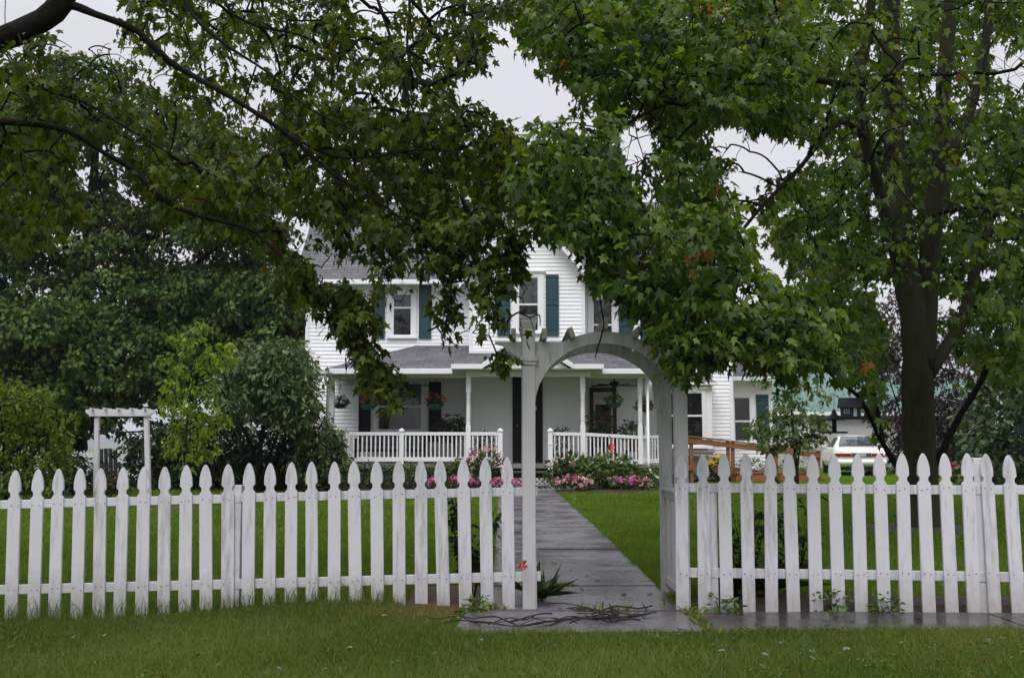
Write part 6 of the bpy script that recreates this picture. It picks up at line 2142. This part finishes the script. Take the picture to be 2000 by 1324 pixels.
OB = [(PX([(1825, 930, 14), (1845, 872, 13.9), (1872, 817, 13.8), (1920, 736, 13.6), (1942, 668, 13.5), (1985, 640, 13.4), (2050, 590, 13.3)]), .062, .02),
      (PX([(1765, 930, 14), (1722, 861, 13.7), (1700, 815, 13.5), (1676, 774, 13.3), (1627, 736, 13.1), (1600, 709, 12.9), (1555, 690, 12.7)]), .050, .01),
      (PX([(1724, 862, 13.7), (1712, 790, 13.8), (1690, 710, 13.8), (1655, 600, 13.8), (1625, 560, 13.8)]), .032, .008),
      (PX([(1742, 150, 14.1), (1650, 165, 12.4), (1500, 140, 10.6), (1350, 180, 9.0), (1200, 258, 7.8), (1120, 340, 7.3), (1050, 420, 7.0)]), .06, .008),
      (PX([(1688, 270, 13.3), (1640, 240, 12.4), (1560, 330, 10.8), (1470, 425, 9.0), (1415, 520, 7.6), (1470, 630, 7.0), (1505, 710, 6.9)]), .045, .005),
      (PX([(1200, 258, 7.8), (1230, 400, 7.4), (1250, 520, 7.1), (1280, 640, 6.9), (1340, 715, 6.8)]), .02, .004),
      (PX([(1415, 520, 7.6), (1500, 560, 7.3), (1570, 600, 7.2), (1620, 690, 7.1)]), .012, .004),
      (PX([(1415, 520, 7.6), (1370, 600, 7.2), (1390, 700, 6.9)]), .010, .004),
      (PX([(1745, -80, 14.3), (1500, -160, 11), (1250, -120, 9.2), (1060, -60, 8.2)]), .06, .015),
      (PX([(1745, -60, 14.3), (1650, -20, 12.5), (1450, 40, 10.5), (1300, 90, 9.3), (1130, 110, 8.6), (1060, 100, 8.4)]), .045, .008),
      (PX([(1230, 400, 7.4), (1180, 500, 7.1), (1172, 584, 6.95), (1180, 632, 6.9), (1167, 680, 6.88), (1163, 698, 6.87)]), .007, .0045),
      (PX([(1300, 90, 9.3), (1270, 180, 9.2), (1240, 240, 9.2), (1255, 300, 9.1), (1262, 340, 9.1)]), .008, .004),
      (PX([(1822, 420, 13.8), (1900, 405, 13.2), (1960, 420, 12.8), (2040, 400, 12.4)]), .03, .01),
      (PX([(1745, 280, 14), (1660, 380, 13), (1590, 440, 12.4), (1520, 470, 12)]), .03, .008),
      (PX([(1868, -120, 13.6), (1800, -250, 11), (1700, -300, 9), (1500, -320, 7.5)]), .05, .02)]
BARE_B = [([(1790, 640, 14), (1768, 520, 14), (1757, 420, 14), (1747, 270, 14.1)], 34), ([(1808, 620, 14), (1816, 520, 13.9), (1822, 420, 13.8), (1837, 310, 13.7)], 34), ([(1735, 450, 13.7), (1712, 350, 13.5), (1688, 262, 13.3)], 24),
          ([(1747, 200, 14.1), (1741, 100, 14.2), (1744, 0, 14.3)], 26), ([(1840, 230, 13.6), (1852, 60, 13.6), (1856, 0, 13.6)], 22), ([(1858, 300, 14), (1902, 196, 14.2), (1923, 105, 14.3), (1932, 0, 14.4)], 22), ([(1812, 730, 14), (1845, 682, 14.2), (1880, 625, 14.4), (1900, 550, 14.6)], 26),
          ([(1700, 100, 13.2), (1702, 0, 13.2)], 16), ([(1640, 240, 12.4), (1560, 330, 10.8), (1470, 425, 9)], 10)]
grow('maple_tree', 'big maple with a thick mossy trunk on the right lawn, boughs over the arch', at(1796, 1030, 14.0), TB, OB, CB, 11, lambda C: .062 + .0055 * np.clip(C[:, 1] - 6.5, 0, 9), lambda C: .095 + .007 * np.clip(C[:, 1] - 6.5, 0, 8), 'maple', L_B, .65, .8, accent=.008, maxlen=3.4, rmax=.022, r_tip=.003, smooth_n=16, tone=(.02, .95), jit=.7, bare=BARE_B, bprob=.66)

# --- big maple left of the house
CPOLY = [(-60, 200), (20, 160), (100, 125), (150, 120), (215, 150), (290, 175), (340, 225), (410, 235), (450, 290), (525, 300), (560, 380), (560, 440), (545, 520), (580, 590), (570, 640), (520, 660), (440, 680), (400, 760), (330, 740), (250, 790), (190, 800), (100, 790), (20, 740), (-60, 760)]
B0 = np.concatenate([sample_poly(CPOLY, 250, (31, 38)), sample_poly([(-60, 600), (250, 620), (300, 740), (220, 840), (60, 850), (-60, 830)], 70, (30.5, 33)), sample_poly([(380, 540), (590, 560), (605, 660), (520, 690), (440, 720), (300, 820), (240, 830), (330, 700)], 90, (31, 35)), sample_poly([(-60, 640), (140, 700), (120, 860), (-60, 860)], 40, (33, 38))])
cl = []
for b in B0:
    r = RNG.uniform(.7, 1.5)
    u = rnd_unit(int(30 * r * r)); u[:, 2] = np.where(u[:, 2] < -.1, -u[:, 2], u[:, 2])
    cl.append(b + u * np.array([r, r, r * .62]))
CC = np.concatenate(cl)
cbase = at(140, 935, 34)
TC = [([(cbase.x, 34, -.1)] + PX([(140, 900, 34), (142, 820, 34), (150, 700, 34), (165, 560, 34), (180, 400, 34), (190, 230, 34)]), .55, .08, .3)]
OC = [(PX([(142, 800, 34), (230, 660, 33.5), (330, 560, 33), (450, 460, 33), (530, 380, 33)]), .18, .04),
      (PX([(145, 780, 34), (60, 640, 33.5), (-20, 520, 33)]), .2, .05), (PX([(150, 700, 34), (260, 520, 35), (350, 380, 35), (420, 280, 35)]), .17, .04),
      (PX([(146, 750, 34), (280, 700, 34), (400, 640, 34), (540, 600, 34)]), .15, .04), (PX([(165, 560, 34), (90, 400, 34), (40, 240, 34)]), .14, .04), (PX([(142, 800, 34), (100, 720, 32), (40, 680, 31), (-30, 650, 31)]), .13, .04)]
grow('maple_tree', 'tall dense blue green maple standing behind the lilac at the left of the house', cbase, TC, OC, CC, 9, .155, .22, 'rag', L_C, .5, .9, r_tip=.012, maxlen=6, rmax=.06, gaps=False, jit=.5, sag=.05, twn=3, bark=M_BARK2)

# --- yellow green sapling
base = ground_at(356, 990)
ys_ = base.y
cp = []
for (px, py, r, n) in ((392, 640, 14, 12), (385, 670, 26, 18), (350, 665, 26, 14), (365, 700, 45, 26), (440, 680, 16, 6), (415, 705, 40, 22), (330, 700, 18, 8), (370, 750, 60, 44), (440, 700, 24, 8), (350, 800, 50, 40), (400, 790, 45, 36), (375, 840, 62, 50), (345, 870, 36, 26), (395, 880, 36, 24), (320, 770, 22, 10), (430, 820, 25, 14), (360, 905, 40, 12)):
    for _ in range(n):
        r_ = r * .82
        a, q = RNG.uniform(0, 6.28), RNG.uniform(0, 1) ** .5
        cp.append(tuple(at(px + r_ * q * math.cos(a), py + r_ * q * .7 * math.sin(a), ys_ + RNG.normal(0, .28))))
cp = np.array(cp)
TS = [([base] + PX([(358, 930, ys_), (364, 850, ys_), (374, 760, ys_), (385, 680, ys_), (394, 640, ys_)]), .028, .006, .2)]
grow('sapling_tree', 'slender yellow green sapling in a mulch ring on the left lawn', base, TS, [], cp[RNG.uniform(0, 1, len(cp)) < .68], 9, .078, .10, 'rag', G_YEL, .6, .8, gaps=False, maxlen=2)

# --- small tree on the right lawn
base = ground_at(1556, 962)
ys_ = base.y
cp = []
for (px, py, r, n) in ((1545, 775, 30, 12), (1550, 740, 30, 14), (1530, 800, 40, 22), (1570, 810, 36, 18), (1500, 830, 40, 24), (1560, 840, 50, 34), (1600, 840, 26, 14), (1480, 840, 30, 12), (1530, 860, 50, 26), (1590, 860, 24, 10), (1500, 875, 40, 14), (1550, 700, 35, 14), (1500, 740, 26, 8), (1600, 770, 26, 8)):
    for _ in range(n):
        a, q = RNG.uniform(0, 6.28), RNG.uniform(0, 1) ** .5
        cp.append(tuple(at(px + r * q * math.cos(a), py + r * q * .6 * math.sin(a), ys_ + RNG.normal(0, .35))))
cp = np.array(cp)
TS = [([base] + PX([(1556, 930, ys_), (1552, 870, ys_), (1546, 800, ys_), (1548, 740, ys_), (1552, 690, ys_)]), .05, .008, .2),
      (PX([(1556, 930, ys_), (1562, 880, ys_), (1575, 850, ys_)]), .03, .01, 0)]
grow('sapling_tree', 'small green tree with tiered leaves standing before the garage on the right lawn', base, TS, [], cp, 7, .10, .11, 'rag', G_FRESH, .5, .9, gaps=False, maxlen=2)


# --- hedges, lilac and other shrubs
def poly_shrub(name, label, cat, poly, Yr, n, each, size, spread, kind, mat, base_px, stems, tone=None, group=None, r_tip=.006, droop=.4, up=.7):
    C = sample_poly(poly, n, Yr)
    jm = RNG.uniform(0, 1, len(C)) < .22
    C = C + np.where(jm[:, None], RNG.normal(0, .18, (len(C), 3)), 0)
    C[:, 2] = np.maximum(C[:, 2], .05)
    Ym = (Yr[0] + Yr[1]) / 2
    root = empty(name, (at(base_px, 950, Ym).x, Ym, 0), 0, label, cat, group)
    mb = MB()
    nodes = []
    lo = C.min(0); hi = C.max(0)
    bx_ = at(base_px, 950, Ym).x
    for k in range(stems):
        tgt = C[RNG.integers(len(C))]
        b_ = Vector((bx_ + RNG.normal(0, .25), Ym + RNG.normal(0, .2), ghf(bx_, Ym) - .02))
        t_ = Vector(tgt)
        nodes += limb_tube(mb, [b_, b_.lerp(t_, .5) + Vector((0, 0, .15)), t_], .045, .012, 6, .2)
    D, ok = connect_twigs(mb, nodes, C, r_tip, .05, 3.0, .03, 3)
    mb.build('stems', M_TWIG, root)
    ct = RNG.uniform(*(tone or (.2, .75)), len(C))
    P, T, Nn, S, tn = clump_leaves(C, D, each, spread, size, droop, up, .6, clump_tone=ct)
    leaves('foliage', P, T, Nn, S, tn, kind, mat, root)
    return root


poly_shrub('lilac_bush', 'large blue green lilac bush at the left corner of the house', 'shrub', [(440, 720), (470, 690), (520, 672), (570, 668), (600, 690), (618, 730), (620, 790), (605, 830), (590, 845), (540, 830), (500, 815), (450, 825), (430, 790), (425, 750)], (23.0, 26), 900, 12, .13, .16, 'oval', G_BLUE, 520, 9)
poly_shrub('evergreen_shrub', 'dark green bushy shrub between the lilac and the porch rail', 'shrub', [(590, 860), (610, 835), (640, 825), (662, 845), (674, 870), (672, 930), (650, 950), (590, 950), (575, 900)], (23.4, 25.2), 480, 11, .09, .12, 'oval', G_MID, 630, 7)
poly_shrub('dark_hedge', 'dark undergrowth below the lilac beside the white garden frame', 'hedge', [(250, 860), (300, 825), (430, 815), (470, 835), (600, 840), (600, 955), (420, 950), (255, 960)], (25.0, 28.5), 900, 10, .14, .17, 'oval', G_DARK, 430, 10, (.05, .5))
poly_shrub('round_bush', 'rounded olive green bush at the left edge of the garden', 'shrub', [(-60, 790), (-20, 755), (40, 745), (85, 762), (110, 800), (130, 840), (140, 900), (120, 945), (60, 960), (-60, 965)], (18.5, 21), 800, 11, .09, .11, 'oval', G_OLIVE, 30, 9, (.1, .8))
poly_shrub('dark_shrub', 'dark low shrubs behind the round olive bush', 'shrub', [(100, 880), (160, 890), (230, 915), (250, 960), (90, 965)], (22.5, 24), 180, 10, .10, .12, 'oval', G_DARK, 170, 5, (.05, .5))
poly_shrub('purple_plum_tree', 'dark purple leaved plum tree behind the big maple trunk', 'tree', [(1640, 660), (1700, 590), (1780, 560), (1850, 600),  (1910, 670), (1930, 760), (1910, 860), (1860, 905), (1760, 910), (1730, 860), (1690, 830), (1690, 740)], (37.5, 41), 900, 10, .16, .22, 'oval', L_PUR, 1790, 8, (.1, .85))
poly_shrub('green_tree', 'bright green bushy tree at the right edge behind the fence', 'tree', [(1905, 740), (1940, 690), (2000, 660), (2160, 650), (2200, 950), (1890, 950), (1870, 900), (1880, 820)], (22, 26), 700, 10, .15, .18, 'rag', L_R, 1985, 8, (.2, .95))
poly_shrub('dark_hedge', 'dark hedge on the right between the white car and the green tree', 'hedge', [(1745, 850), (1800, 800), (1900, 780), (2080, 800), (2300, 800), (2300, 945), (1742, 945)], (38.5, 42), 1050, 10, .2, .26, 'oval', G_DARK, 1860, 9, (.05, .6))
poly_shrub('green_tree', 'mid green tree rising behind the garage and the far end of the house', 'tree', [(1540, 690), (1600, 610), (1680, 600), (1760, 660), (1730, 760), (1560, 760)], (55, 60), 420, 9, .35, .45, 'rag', L_C, 1640, 6, (.2, .7), None, .012)

# --- far hills and fields
M_HILL = leaf_mat('far wooded hill', (.02, .04, .02), (.03, .06, .03), (.04, .08, .04), .0)
mb = MB()
nx_ = 420
for k in range(nx_):
    x0 = -3000 + k * 14; x1 = x0 + 14
    f = lambda x: 14 + 4 * math.sin(x * .11 + 2 * math.sin(x * .031)) * math.sin(x * .047) + 20 * (0.5 + 0.5 * math.sin(x * .0042 + 1.2)) + 4 * math.sin(x * .017) + 2.5 * math.sin(x * .05)
    for (ya, yb, sa, sb) in ((2050, 2200, 0, 1), (2200, 2500, 1, .2)):
        mb.poly([(x0, ya, f(x0) * sa - 9 * (1 - sa)), (x1, ya, f(x1) * sa - 9 * (1 - sa)), (x1, yb, f(x1) * sb - 1), (x0, yb, f(x0) * sb - 1)], True)
tag(mb.build('hills', plain('wooded hill', (.03, .055, .03), .9, .3, .02)), 'low wooded hills far beyond the fields', kind='structure')

# --- air: thin haze that pales the far fields and hills
if HAZE:
    mb = MB(); mb.box(-3300, 3300, -600, 5300, -14, 70)
    N = NT('haze')
    N.t.nodes.remove(N.bsdf)
    vol = N.node('ShaderNodeVolumePrincipled')
    vol.inputs['Color'].default_value = (0.80, 0.84, 0.92, 1)
    vol.inputs['Density'].default_value = HAZE
    vol.inputs['Anisotropy'].default_value = 0.1
    N.link(vol.outputs[0], N.out.inputs['Volume'])
    tag(mb.build('haze', N.m), 'thin humid haze in the air over the fields', kind='stuff')
